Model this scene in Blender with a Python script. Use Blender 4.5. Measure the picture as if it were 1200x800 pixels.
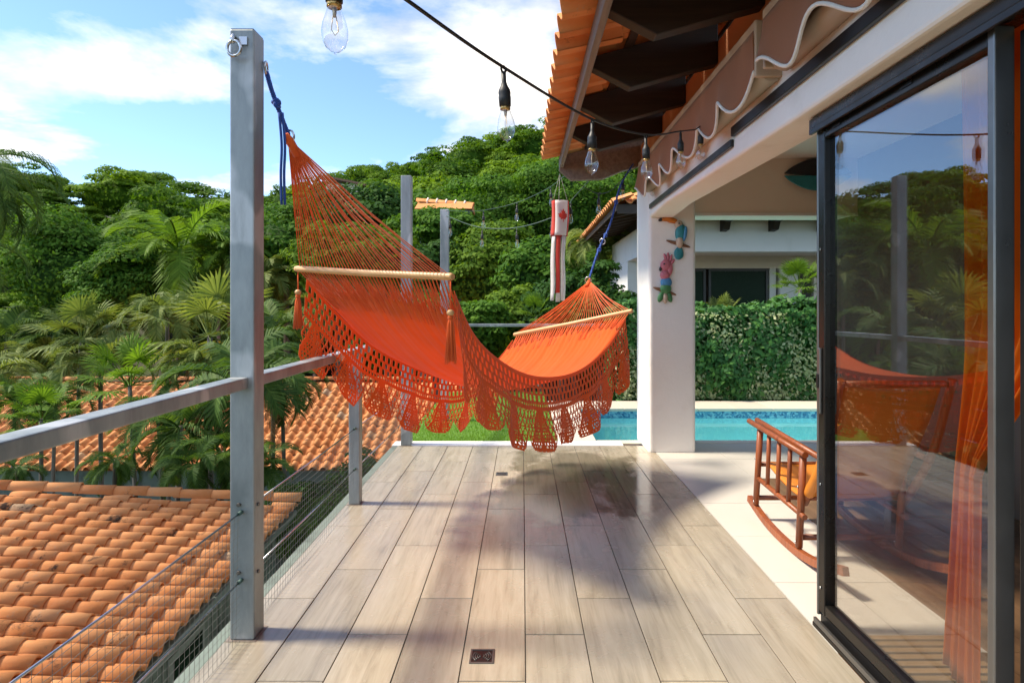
import bpy, math, random
import numpy as np
from mathutils import Vector, Matrix

for o in list(bpy.data.objects):
    bpy.data.objects.remove(o, do_unlink=True)
SC = bpy.context.scene
COL = SC.collection
R = math.radians

# ------------------------------------------------------------------ camera
CAM_H, FPX, VX, VY = 1.38, 700.0, 612.0, 358.0      # eye height, focal length in px of a 1200 px wide frame, vanishing point
cd = bpy.data.cameras.new('camera')
cd.sensor_width = 36.0
cd.lens = FPX / 1200.0 * 36.0
cd.shift_x = (600 - VX) / 1200.0
cd.shift_y = -(400 - VY) / 1200.0
cd.clip_start, cd.clip_end = 0.05, 3000
cam = bpy.data.objects.new('camera', cd)
COL.objects.link(cam)
cam.location = (0, 0, CAM_H)
cam.rotation_euler = (R(90), 0, 0)
SC.camera = cam

# ------------------------------------------------------------------ sky, sun, exposure
SUN_EL, SUN_AZ = R(53), R(-88)        # azimuth from +Y towards +X
world = bpy.data.worlds.new('World')
SC.world = world
world.use_nodes = True
nt = world.node_tree
nt.nodes.clear()
def wn(t, **kw):
    n = nt.nodes.new(t)
    for k, v in kw.items():
        setattr(n, k, v)
    return n
def wmath(op, a, b=None, c=None):
    n = wn('ShaderNodeMath', operation=op)
    for i, v in enumerate((a, b, c)):
        if v is None: continue
        if isinstance(v, (int, float)): n.inputs[i].default_value = v
        else: nt.links.new(v, n.inputs[i])
    return n.outputs[0]
sky = wn('ShaderNodeTexSky', sky_type='NISHITA')
sky.sun_disc = False
sky.sun_elevation = SUN_EL
sky.sun_rotation = SUN_AZ
sky.air_density, sky.dust_density, sky.ozone_density, sky.altitude = 0.75, 0.05, 3.0, 100
tc = wn('ShaderNodeTexCoord')
sx = wn('ShaderNodeSeparateXYZ')
nt.links.new(tc.outputs['Generated'], sx.inputs[0])
zz = wmath('ADD', wmath('MAXIMUM', sx.outputs[2], 0.0), 0.16)
px_, py_ = wmath('DIVIDE', sx.outputs[0], zz), wmath('DIVIDE', sx.outputs[1], zz)
cv = wn('ShaderNodeCombineXYZ')
nt.links.new(px_, cv.inputs[0]); nt.links.new(py_, cv.inputs[1]); cv.inputs[2].default_value = 3.7
n1 = wn('ShaderNodeTexNoise'); n1.inputs['Scale'].default_value = 1.7; n1.inputs['Detail'].default_value = 9; n1.inputs['Roughness'].default_value = 0.58; n1.inputs['Distortion'].default_value = 0.25
nt.links.new(cv.outputs[0], n1.inputs['Vector'])
def bump_at(cx, cy, rx, ry, amp):     # a cloud bank around one spot of the cloud layer
    dx = wmath('DIVIDE', wmath('SUBTRACT', px_, cx), rx)
    dy = wmath('DIVIDE', wmath('SUBTRACT', py_, cy), ry)
    r2 = wmath('ADD', wmath('MULTIPLY', dx, dx), wmath('MULTIPLY', dy, dy))
    return wmath('MULTIPLY', wmath('POWER', 2.718, wmath('MULTIPLY', r2, -1.0)), amp)
dens = n1.outputs['Fac']
CLOUD_BANKS = [(-1.28, 1.70, 0.40, 0.17, 0.20), (-1.02, 1.80, 0.22, 0.10, 0.10), (-0.02, 1.72, 0.17, 0.42, 0.26), (-1.80, 2.10, 0.16, 0.14, 0.24), (-0.25, 2.36, 0.09, 0.06, 0.16), (-0.46, 1.62, 0.25, 0.12, 0.07), (-0.66, 2.12, 0.36, 0.22, -0.20), (-1.16, 2.28, 0.36, 0.20, -0.22), (-0.86, 1.40, 0.30, 0.12, -0.10), (1.6, 0.8, 1.0, 0.9, 0.12), (0.3, -1.6, 1.3, 1.0, 0.12), (-1.6, -0.6, 0.9, 0.9, 0.08), (0.2, 0.2, 0.7, 0.6, 0.06)]  # the banks closing the list lie outside the view, added for fill light
for b in CLOUD_BANKS:
    dens = wmath('ADD', dens, bump_at(*b))
cr = wn('ShaderNodeValToRGB')
cr.color_ramp.elements[0].position, cr.color_ramp.elements[1].position = 0.50, 0.72
cr.color_ramp.elements[0].color, cr.color_ramp.elements[1].color = (0, 0, 0, 1), (1, 1, 1, 1)
nt.links.new(dens, cr.inputs[0])
n2 = wn('ShaderNodeTexNoise'); n2.inputs['Scale'].default_value = 4.5; n2.inputs['Detail'].default_value = 6
nt.links.new(cv.outputs[0], n2.inputs['Vector'])
cc = wn('ShaderNodeValToRGB')
cc.color_ramp.elements[0].position, cc.color_ramp.elements[1].position = 0.3, 0.62
cc.color_ramp.elements[0].color, cc.color_ramp.elements[1].color = (2.0, 2.1, 2.3, 1), (3.7, 3.62, 3.5, 1)
nt.links.new(n2.outputs['Fac'], cc.inputs[0])
mx = wn('ShaderNodeMix', data_type='RGBA')
nt.links.new(wmath('MULTIPLY', cr.outputs[0], 0.95), mx.inputs[0])
gm = wn('ShaderNodeMix', data_type='RGBA', blend_type='MULTIPLY'); gm.inputs[0].default_value = 1.0; gm.inputs[7].default_value = (0.57, 0.645, 0.70, 1)
nt.links.new(sky.outputs[0], gm.inputs[6])
nt.links.new(gm.outputs[2], mx.inputs[6]); nt.links.new(cc.outputs[0], mx.inputs[7])
bg = wn('ShaderNodeBackground'); bg.inputs[1].default_value = 0.15
nt.links.new(mx.outputs[2], bg.inputs[0])
wo = wn('ShaderNodeOutputWorld'); nt.links.new(bg.outputs[0], wo.inputs[0])

sd = bpy.data.lights.new('sun', 'SUN')
sd.energy, sd.angle, sd.color = 2.15, R(8.0), (1.0, 0.92, 0.80)
sun = bpy.data.objects.new('sun', sd)
COL.objects.link(sun)
sdir = Vector((math.sin(SUN_AZ) * math.cos(SUN_EL), math.cos(SUN_AZ) * math.cos(SUN_EL), math.sin(SUN_EL)))
sun.rotation_euler = sdir.to_track_quat('Z', 'Y').to_euler()
sun.location = sdir * 60

SC.view_settings.view_transform = 'Standard'
SC.view_settings.look = 'None'
SC.view_settings.gamma = 1.0
SC.view_settings.exposure = 1.7
SC.view_settings.use_curve_mapping = False
SC.view_settings.use_white_balance = True
SC.view_settings.white_balance_temperature = 7100
SC.view_settings.white_balance_tint = 10
SC.render.engine = 'CYCLES'
SC.cycles.max_bounces = 8
SC.cycles.transparent_max_bounces = 24
SC.cycles.caustics_reflective = False
SC.cycles.caustics_refractive = False
SC.cycles.sample_clamp_indirect = 6.0
SC.cycles.use_denoising = True

def at(x, y, d):
    """the point seen at pixel (x, y) of the 1200 x 800 photograph, d metres in front of the camera"""
    return Vector(((x - VX) * d / FPX, d, CAM_H - (y - VY) * d / FPX))

# ------------------------------------------------------------------ materials
MATS = {}
class NT:
    def __init__(s, name):
        s.m = bpy.data.materials.new(name); s.m.use_nodes = True
        s.t = s.m.node_tree; s.t.nodes.clear()
        s.out = s.t.nodes.new('ShaderNodeOutputMaterial')
    def n(s, t, **kw):
        n = s.t.nodes.new(t)
        ins = kw.pop('ins', {})
        for k, v in kw.items(): setattr(n, k, v)
        for k, v in ins.items(): s.set(n.inputs[k], v)
        return n
    def set(s, sock, v):
        if hasattr(v, 'is_linked') or hasattr(v, 'links'): s.t.links.new(v, sock)
        else: sock.default_value = v
    def math(s, op, a, b=0.0, clamp=False):
        n = s.n('ShaderNodeMath', operation=op); n.use_clamp = clamp
        s.set(n.inputs[0], a); s.set(n.inputs[1], b)
        return n.outputs[0]
    def mix(s, f, a, b, blend='MIX'):
        n = s.n('ShaderNodeMix', data_type='RGBA', blend_type=blend)
        s.set(n.inputs[0], f); s.set(n.inputs[6], c4(a)); s.set(n.inputs[7], c4(b))
        return n.outputs[2]
    def ramp(s, f, stops):
        n = s.n('ShaderNodeValToRGB')
        e = n.color_ramp.elements
        while len(e) < len(stops): e.new(0.5)
        for i, (p, c) in enumerate(stops):
            e[i].position = p; e[i].color = c4(c)
        s.set(n.inputs[0], f)
        return n.outputs[0]
    def noise(s, vec, scale, detail=4, rough=0.55, dist=0.0, dim='3D', w=None):
        n = s.n('ShaderNodeTexNoise', noise_dimensions=dim)
        if vec is not None: s.set(n.inputs['Vector'], vec)
        n.inputs['Scale'].default_value = scale; n.inputs['Detail'].default_value = detail
        n.inputs['Roughness'].default_value = rough; n.inputs['Distortion'].default_value = dist
        if w is not None: s.set(n.inputs['W'], w)
        return n.outputs['Fac']
    def coords(s, kind='Object', scale=(1, 1, 1), loc=(0, 0, 0)):
        tcn = s.n('ShaderNodeTexCoord')
        v = tcn.outputs[kind]
        mp = s.n('ShaderNodeMapping'); s.t.links.new(v, mp.inputs[0])
        mp.inputs['Scale'].default_value = scale; mp.inputs['Location'].default_value = loc
        return mp.outputs[0]
    def world(s, scale=(1, 1, 1)):
        g = s.n('ShaderNodeNewGeometry')
        mp = s.n('ShaderNodeMapping'); s.t.links.new(g.outputs['Position'], mp.inputs[0])
        mp.inputs['Scale'].default_value = scale
        return mp.outputs[0]
    def orand(s):
        return s.n('ShaderNodeObjectInfo').outputs['Random']
    def bump(s, h, strength=0.2, dist=0.01):
        n = s.n('ShaderNodeBump'); n.inputs['Strength'].default_value = strength; n.inputs['Distance'].default_value = dist
        s.set(n.inputs['Height'], h)
        return n.outputs[0]
    def principled(s, col, rough=0.5, metal=0.0, normal=None, spec=0.5, **kw):
        p = s.n('ShaderNodeBsdfPrincipled')
        s.set(p.inputs['Base Color'], c4(col)); s.set(p.inputs['Roughness'], rough); s.set(p.inputs['Metallic'], metal)
        s.set(p.inputs['Specular IOR Level'], spec)
        if normal is not None: s.set(p.inputs['Normal'], normal)
        for k, v in kw.items(): s.set(p.inputs[k], v)
        return p.outputs[0]
    def done(s, sh):
        s.t.links.new(sh, s.out.inputs['Surface'])
        MATS[s.m.name] = s.m
        return s.m
def c4(c):
    if isinstance(c, (tuple, list)): return (c[0], c[1], c[2], 1.0)
    return c
def sc_(c, f): return tuple(min(1.0, x * f) for x in c[:3])

def plain(name, col, rough=0.5, metal=0.0, var=0.18, scale=6.0, stretch=(1, 1, 1), bump=0.15, bscale=60.0, bdist=0.003, rand=0.0, spec=0.5, stain=None, stain_amt=0.5, sscale=3.0, world=False):
    """a worn, slightly mottled surface"""
    t = NT(name)
    v = t.world(stretch) if world else t.coords('Object', stretch)
    f = t.noise(v, scale, 6, 0.6)
    c = t.mix(f, sc_(col, 1 - var), sc_(col, 1 + var))
    if rand:
        c = t.mix(1.0, c, t.ramp(t.orand(), [(0, (1 - rand,) * 3), (1, (1 + rand,) * 3)]), 'MULTIPLY')
    if stain is not None:
        sf = t.ramp(t.noise(v, sscale, 7, 0.65), [(0.52, (0, 0, 0)), (0.72, (stain_amt,) * 3)])
        c = t.mix(sf, c, stain)
    nb = t.bump(t.noise(v, bscale, 4), bump, bdist) if bump else None
    rr = t.math('ADD', t.math('MULTIPLY', t.noise(v, scale * 2.3, 3), 0.24), rough - 0.12, True)
    return t.done(t.principled(c, rr, metal, nb, spec))

def wood(name, dark, light, rough=0.45, axis=0, rand=0.15, scale=1.0):
    t = NT(name)
    st = [14 * scale] * 3; st[axis] = 0.9 * scale
    v = t.coords('Object', tuple(st))
    f = t.noise(v, 2.2, 8, 0.65, 0.6, '4D', t.math('MULTIPLY', t.orand(), 37.0))
    c = t.ramp(f, [(0.28, dark), (0.7, light)])
    c = t.mix(1.0, c, t.ramp(t.orand(), [(0, (1 - rand,) * 3), (1, (1 + rand,) * 3)]), 'MULTIPLY')
    return t.done(t.principled(c, rough, 0, t.bump(f, 0.25, 0.002)))

def leaf(name, dark, light, trans=0.35, rough=0.68, tint=False, spec=0.12):
    t = NT(name)
    g = t.n('ShaderNodeNewGeometry')
    f = g.outputs['Random Per Island']
    if tint:
        a = t.n('ShaderNodeAttribute', attribute_name='tint')
        f = t.math('ADD', t.math('MULTIPLY', f, 0.42), t.math('MULTIPLY', a.outputs['Fac'], 0.58))
    else:
        f = t.math('ADD', t.math('MULTIPLY', f, 0.75), t.math('MULTIPLY', t.orand(), 0.25))
    c = t.ramp(f, [(0.0, dark), (0.62, tuple((a + b) / 2 for a, b in zip(dark, light))), (1.0, light)])
    p = t.principled(c, rough, 0, None, spec)
    tr = t.n('ShaderNodeBsdfTranslucent'); t.set(tr.inputs[0], t.mix(1.0, c, (1.25, 1.2, 0.55), 'MULTIPLY'))
    m = t.n('ShaderNodeMixShader'); m.inputs[0].default_value = trans
    t.t.links.new(p, m.inputs[1]); t.t.links.new(tr.outputs[0], m.inputs[2])
    return t.done(m.outputs[0])

def cloth(name, col, trans=0.35, var=0.12, weave=900.0, rough=0.85):
    t = NT(name)
    v = t.coords('Object')
    c = t.mix(t.noise(v, 5.0, 5), sc_(col, 1 - var), sc_(col, 1 + var))
    nb = t.bump(t.noise(v, weave, 2), 0.3, 0.001)
    p = t.principled(c, rough, 0, nb, 0.2, **{'Sheen Weight': 0.25})
    tr = t.n('ShaderNodeBsdfTranslucent'); t.set(tr.inputs[0], c)
    m = t.n('ShaderNodeMixShader'); m.inputs[0].default_value = trans
    t.t.links.new(p, m.inputs[1]); t.t.links.new(tr.outputs[0], m.inputs[2])
    return t.done(m.outputs[0])

def schlick(t, f0, normal=None):
    """reflectance of a clear sheet, the same from both sides"""
    g = t.n('ShaderNodeNewGeometry')
    d = t.n('ShaderNodeVectorMath', operation='DOT_PRODUCT')
    t.set(d.inputs[0], normal if normal is not None else g.outputs['Normal']); t.set(d.inputs[1], g.outputs['Incoming'])
    c = t.math('SUBTRACT', 1.0, t.math('ABSOLUTE', d.outputs['Value']), True)
    return t.math('ADD', t.math('MULTIPLY', t.math('POWER', c, 5.0), 1 - f0), f0, True)
def glass(name, tint, base_refl, grazing, rough=0.0, rcol=(0.9, 0.95, 1.0)):
    t = NT(name)
    tr = t.n('ShaderNodeBsdfTransparent'); tr.inputs[0].default_value = c4(tint)
    gl = t.n('ShaderNodeBsdfGlossy'); gl.inputs['Roughness'].default_value = rough; gl.inputs['Color'].default_value = c4(rcol)
    f = t.math('ADD', t.math('MULTIPLY', schlick(t, 0.04), grazing), base_refl, True)
    m = t.n('ShaderNodeMixShader'); t.set(m.inputs[0], f)
    t.t.links.new(tr.outputs[0], m.inputs[1]); t.t.links.new(gl.outputs[0], m.inputs[2])
    return t.done(m.outputs[0])

# wood-look porcelain planks, wet in places
def plank_material():
    t = NT('plank_porcelain')
    w4 = t.math('MULTIPLY', t.orand(), 53.0)
    v = t.coords('Object', (16.0, 1.3, 1.0))
    f = t.noise(v, 1.6, 9, 0.68, 0.7, '4D', w4)
    v2 = t.coords('Object', (7.0, 0.8, 1.0))
    g = t.noise(v2, 1.0, 4, 0.5, 0.9, '4D', w4)
    c = t.ramp(f, [(0.28, (0.21, 0.175, 0.125)), (0.48, (0.375, 0.33, 0.245)), (0.72, (0.49, 0.44, 0.345))])
    c = t.mix(t.ramp(g, [(0.35, (0, 0, 0)), (0.75, (0.55,) * 3)]), c, (0.45, 0.395, 0.32))
    c = t.mix(1.0, c, t.ramp(t.orand(), [(0, (0.86, 0.865, 0.88)), (1, (1.09, 1.075, 1.045))]), 'MULTIPLY')
    wv = t.world((1, 1, 1))
    sp = t.n('ShaderNodeSeparateXYZ'); t.set(sp.inputs[0], wv)
    dx = t.math('DIVIDE', t.math('SUBTRACT', sp.outputs[0], 0.42), 0.75)
    dy = t.math('DIVIDE', t.math('SUBTRACT', sp.outputs[1], 4.75), 1.15)
    r2 = t.math('ADD', t.math('MULTIPLY', dx, dx), t.math('MULTIPLY', dy, dy))
    blob = t.math('SUBTRACT', 1.15, r2)
    wet = t.math('ADD', t.math('MULTIPLY', blob, 0.30), t.math('MULTIPLY', t.noise(t.world((2.2, 1.3, 1)), 1.3, 6, 0.62, 0.5), 1.0))
    wetf = t.ramp(wet, [(0.575, (0, 0, 0)), (0.69, (1, 1, 1))])
    c = t.mix(wetf, c, t.mix(1.0, c, (0.55, 0.535, 0.52), 'MULTIPLY'))
    c = t.mix(t.ramp(t.noise(t.world((1, 1, 1)), 1.1, 8, 0.7), [(0.35, (0, 0, 0)), (0.75, (0.30,) * 3)]), c, t.mix(1.0, c, (0.66, 0.63, 0.60), 'MULTIPLY'))
    rdry = t.math('ADD', t.math('MULTIPLY', t.noise(t.world((1.2, 1.2, 1)), 3.0, 4), 0.22), 0.15)
    mxr = t.n('ShaderNodeMix', data_type='FLOAT')
    t.set(mxr.inputs[0], wetf); t.set(mxr.inputs[2], rdry); mxr.inputs[3].default_value = 0.11
    return t.done(t.principled(c, mxr.outputs[0], 0, t.bump(f, 0.07, 0.001), 0.55))
plank_material()

def tile_material(name, joined=False):
    t = NT(name)
    r = t.n('ShaderNodeNewGeometry').outputs['Random Per Island'] if joined else t.orand()
    c = t.ramp(r, [(0.0, (0.52, 0.175, 0.055)), (0.35, (0.64, 0.245, 0.08)), (0.7, (0.70, 0.31, 0.12)), (0.955, (0.62, 0.26, 0.10)), (0.975, (0.46, 0.29, 0.16)), (1.0, (0.36, 0.27, 0.18))])
    v = t.world()
    c = t.mix(t.ramp(t.noise(v, 9.0, 6, 0.6), [(0.35, (0, 0, 0)), (0.75, (0.4,) * 3)]), c, (0.66, 0.33, 0.16))
    st = t.ramp(t.noise(v, 3.1, 8, 0.72), [(0.585, (0, 0, 0)), (0.66, (0.92,) * 3)])
    c = t.mix(st, c, (0.045, 0.035, 0.028))
    c = t.mix(t.ramp(t.noise(v, 16.0, 5, 0.7), [(0.60, (0, 0, 0)), (0.72, (0.45,) * 3)]), c, (0.42, 0.36, 0.27))
    return t.done(t.principled(c, 0.8, 0, t.bump(t.noise(v, 70.0, 5), 0.35, 0.004), 0.25))
tile_material('terracotta')
tile_material('terracotta_joined', True)

t = NT('galvanised')
v = t.coords('Object', (1, 1, 0.35))
f = t.noise(v, 7.0, 7, 0.62)
c = t.ramp(f, [(0.25, (0.17, 0.20, 0.205)), (0.55, (0.31, 0.345, 0.35)), (0.8, (0.45, 0.48, 0.48))])
sp = t.ramp(t.noise(t.coords('Object', (1, 1, 0.6)), 3.4, 3, 0.4), [(0.56, (0, 0, 0)), (0.59, (0.8,) * 3)])
c = t.mix(sp, c, (0.54, 0.56, 0.56))
dk = t.ramp(t.noise(t.coords('Object', (3, 3, 0.5)), 4.0, 6, 0.7), [(0.50, (0, 0, 0)), (0.75, (0.55,) * 3)])
c = t.mix(dk, c, (0.15, 0.165, 0.165))
t.done(t.principled(c, t.math('ADD', t.math('MULTIPLY', f, 0.3), 0.30), 0.35, t.bump(t.noise(v, 40.0, 4), 0.12, 0.002)))

plain('white_render', (0.86, 0.845, 0.81), 0.75, var=0.06, scale=2.2, bump=0.45, bscale=22, bdist=0.006, stain=(0.50, 0.45, 0.38), stain_amt=0.38, sscale=1.3)
plain('cream_render', (0.76, 0.68, 0.58), 0.8, var=0.06, scale=2.0, bump=0.2, bscale=40)
plain('neighbour_white', (0.74, 0.75, 0.72), 0.8, var=0.05, scale=1.2, bump=0.1, stain=(0.5, 0.5, 0.45), stain_amt=0.25)
plain('terracotta_paint', (0.52, 0.23, 0.11), 0.8, var=0.10, scale=2.0)
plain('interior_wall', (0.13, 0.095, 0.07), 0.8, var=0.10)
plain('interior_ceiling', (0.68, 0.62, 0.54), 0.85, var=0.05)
plain('pale_tile', (0.60, 0.575, 0.52), 0.35, var=0.06, scale=1.5, bump=0.03, rand=0.05, spec=0.5, world=True)
plain('grout', (0.085, 0.07, 0.055), 0.9)
plain('pale_grout', (0.42, 0.40, 0.36), 0.9)
plain('coping', (0.60, 0.53, 0.43), 0.6, var=0.08, scale=3, rand=0.06)
plain('concrete', (0.34, 0.34, 0.33), 0.9, var=0.15, scale=2)
plain('dark_metal', (0.018, 0.017, 0.017), 0.32, 0.3, var=0.2, bump=0.0)
plain('bronze_frame', (0.038, 0.034, 0.030), 0.30, 0.75, var=0.2, bump=0.05)
plain('grey_frame', (0.20, 0.195, 0.185), 0.33, 0.8, var=0.1, bump=0.05)
plain('steel', (0.55, 0.57, 0.58), 0.25, 1.0, var=0.1, bump=0.0)
plain('drain_steel', (0.16, 0.145, 0.13), 0.4, 0.7, var=0.25, bump=0.1)
plain('net_wire', (0.16, 0.17, 0.16), 0.6, 0.2, bump=0.0)
plain('black_rubber', (0.014, 0.015, 0.016), 0.5, bump=0.05)
plain('green_cable', (0.06, 0.12, 0.10), 0.55, bump=0.0)
plain('brass', (0.55, 0.36, 0.14), 0.3, 0.9, bump=0.0)
plain('filament', (0.55, 0.42, 0.25), 0.4, 0.6, bump=0.0)
plain('mast_paint', (0.45, 0.42, 0.42), 0.6, bump=0.0)
plain('mortar', (0.68, 0.62, 0.55), 0.9)
plain('wall_greygreen', (0.17, 0.215, 0.185), 0.85, var=0.2, scale=1.5, stain=(0.035, 0.04, 0.035), stain_amt=0.9, sscale=1.9)
plain('shutter_white', (0.24, 0.28, 0.25), 0.6, var=0.08)
plain('soil', (0.05, 0.055, 0.028), 0.95, var=0.35, scale=0.3)
plain('turf_base', (0.10, 0.22, 0.025), 0.9, var=0.2, scale=8)
plain('pool_plaster', (0.44, 0.86, 0.86), 0.6, var=0.05, scale=1.0, bump=0.0)
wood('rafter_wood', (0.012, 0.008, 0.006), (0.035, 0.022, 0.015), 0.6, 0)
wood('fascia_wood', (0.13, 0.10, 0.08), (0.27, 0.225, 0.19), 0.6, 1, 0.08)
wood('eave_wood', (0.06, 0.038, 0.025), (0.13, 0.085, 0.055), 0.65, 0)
wood('chair_wood', (0.13, 0.030, 0.010), (0.37, 0.105, 0.032), 0.42, 2, 0.12, 2.2)
wood('bar_wood', (0.55, 0.29, 0.105), (0.72, 0.44, 0.20), 0.4, 0, 0.05)
wood('table_wood', (0.02, 0.012, 0.008), (0.05, 0.028, 0.018), 0.4, 0)
wood('room_floor', (0.10, 0.055, 0.028), (0.24, 0.14, 0.075), 0.3, 1, 0.2, 0.6)
wood('mat_wood', (0.30, 0.18, 0.08), (0.50, 0.33, 0.17), 0.5, 0)
wood('bark', (0.07, 0.055, 0.04), (0.17, 0.14, 0.11), 0.9, 2)
wood('palm_trunk', (0.10, 0.085, 0.065), (0.25, 0.22, 0.18), 0.9, 2)
plain('chair_leather', (0.62, 0.21, 0.025), 0.45, var=0.12, scale=8, bump=0.2, bscale=90)
cloth('hammock_cloth', (0.88, 0.185, 0.030), 0.50)
cloth('hammock_lace', (0.84, 0.155, 0.030), 0.30, weave=500)
cloth('hammock_string', (0.84, 0.145, 0.032), 0.15, weave=500)
cloth('blue_rope', (0.03, 0.09, 0.36), 0.05, var=0.4, weave=160)
cloth('awning_cloth', (0.31, 0.125, 0.062), 0.12, weave=700)
cloth('white_trim', (0.82, 0.80, 0.76), 0.1)
cloth('sock_white', (0.80, 0.76, 0.74), 0.35)
cloth('sock_red', (0.70, 0.075, 0.055), 0.35)
cloth('curtain_cloth', (0.92, 0.25, 0.012), 0.5)
plain('cassette', (0.50, 0.36, 0.25), 0.45, var=0.06, bump=0.0)
plain('rolled_blind', (0.50, 0.40, 0.30), 0.7, var=0.06, bump=0.1)
leaf('leaf_forest', (0.026, 0.095, 0.010), (0.21, 0.345, 0.026), 0.42, tint=True)
leaf('leaf_bright', (0.055, 0.13, 0.012), (0.20, 0.32, 0.035), 0.40)
leaf('leaf_mid', (0.030, 0.105, 0.014), (0.13, 0.265, 0.030), 0.40)
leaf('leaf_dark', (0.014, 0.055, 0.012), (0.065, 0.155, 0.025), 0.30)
leaf('leaf_hedge', (0.025, 0.10, 0.025), (0.12, 0.30, 0.065), 0.25, 0.5, spec=0.25)
leaf('leaf_ivory', (0.22, 0.30, 0.12), (0.55, 0.58, 0.36), 0.25, 0.4)
leaf('palm_green', (0.035, 0.095, 0.018), (0.14, 0.235, 0.050), 0.35, 0.6, spec=0.18)
leaf('palm_bright', (0.065, 0.15, 0.016), (0.19, 0.34, 0.040), 0.42, 0.6, spec=0.18)
leaf('palm_dusty', (0.095, 0.155, 0.035), (0.28, 0.34, 0.095), 0.35, 0.6, spec=0.2)
leaf('palm_dry', (0.16, 0.075, 0.025), (0.42, 0.25, 0.11), 0.25, 0.8, spec=0.2)
leaf('grass_blade', (0.085, 0.20, 0.015), (0.22, 0.42, 0.045), 0.40, 0.6)
glass('door_glass', (0.82, 0.80, 0.77), 0.085, 1.2)
plain('window_glass', (0.010, 0.028, 0.015), 0.25, bump=0.0, spec=0.06)
glass('bulb_glass', (0.96, 0.97, 0.97), 0.05, 1.4)
# pool water: clear, faintly tinted, gently rippled
t = NT('pool_water')
tr = t.n('ShaderNodeBsdfTransparent'); tr.inputs[0].default_value = (0.80, 0.97, 0.99, 1)
gl = t.n('ShaderNodeBsdfGlossy'); gl.inputs['Roughness'].default_value = 0.04
nb = t.bump(t.noise(t.world((1.0, 2.2, 1)), 3.0, 3), 0.06, 0.02)
t.set(gl.inputs['Normal'], nb)
fr = schlick(t, 0.02)
m = t.n('ShaderNodeMixShader'); t.set(m.inputs[0], fr); t.t.links.new(tr.outputs[0], m.inputs[1]); t.t.links.new(gl.outputs[0], m.inputs[2])
t.done(m.outputs[0])
# glazed mosaic band (each tessera is far below a pixel)
t = NT('mosaic')
v = t.coords('Object')
br = t.n('ShaderNodeTexBrick'); t.set(br.inputs['Vector'], t.coords('Object', (1, 1, 1)))
vo = t.n('ShaderNodeTexVoronoi'); t.set(vo.inputs['Vector'], v); vo.inputs['Scale'].default_value = 40
c = t.ramp(t.n('ShaderNodeSeparateColor', ins={0: vo.outputs['Color']}).outputs[0], [(0, (0.03, 0.13, 0.24)), (0.5, (0.07, 0.27, 0.42)), (1, (0.25, 0.52, 0.60))])
t.done(t.principled(c, 0.15))
for nm, c in dict(paint_teal=(0.02, 0.22, 0.26), paint_green=(0.05, 0.20, 0.07), paint_orange=(0.55, 0.17, 0.02), paint_black=(0.015, 0.015, 0.018), paint_pink=(0.55, 0.16, 0.20), paint_blue=(0.06, 0.25, 0.48), paint_cream=(0.55, 0.42, 0.32), paint_brown=(0.20, 0.09, 0.045), paint_yellow=(0.6, 0.38, 0.06)).items():
    plain(nm, c, 0.5, var=0.3, scale=30, bump=0.3, bscale=80)

# ------------------------------------------------------------------ mesh helpers
rng = random.Random(7)
ORG = {}                                   # object name -> world origin
def org(o): return ORG.get(o.name, Vector((0, 0, 0)))

def tag(o, label, cat, group=None, kind=None):
    if label: o['label'] = label
    if cat: o['category'] = cat
    if group: o['group'] = group
    if kind: o['kind'] = kind
    return o
def thing(name, label, cat, loc=(0, 0, 0), group=None):
    o = bpy.data.objects.new(name, None)
    o.empty_display_size = 0.2
    COL.objects.link(o)
    o.location = loc
    ORG[o.name] = Vector(loc)
    return tag(o, label, cat, group)
def link(name, me, parent=None, loc=None):
    """an object of mesh ME (in world coordinates shifted by its origin); LOC places a shared mesh"""
    o = bpy.data.objects.new(name, me)
    COL.objects.link(o)
    if parent is not None:
        o.parent = parent
        ORG[o.name] = org(parent).copy() if loc is None else Vector(loc)
        if loc is not None: o.location = Vector(loc) - org(parent)
    elif loc is not None:
        o.location = loc; ORG[o.name] = Vector(loc)
    return o
def mods(o, bevel=0.0, solid=0.0, seg=2):
    if solid:
        m = o.modifiers.new('solid', 'SOLIDIFY'); m.thickness = solid; m.offset = 0
    if bevel:
        m = o.modifiers.new('bevel', 'BEVEL'); m.width = bevel; m.segments = seg; m.limit_method = 'ANGLE'; m.angle_limit = R(40)
    return o

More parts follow.
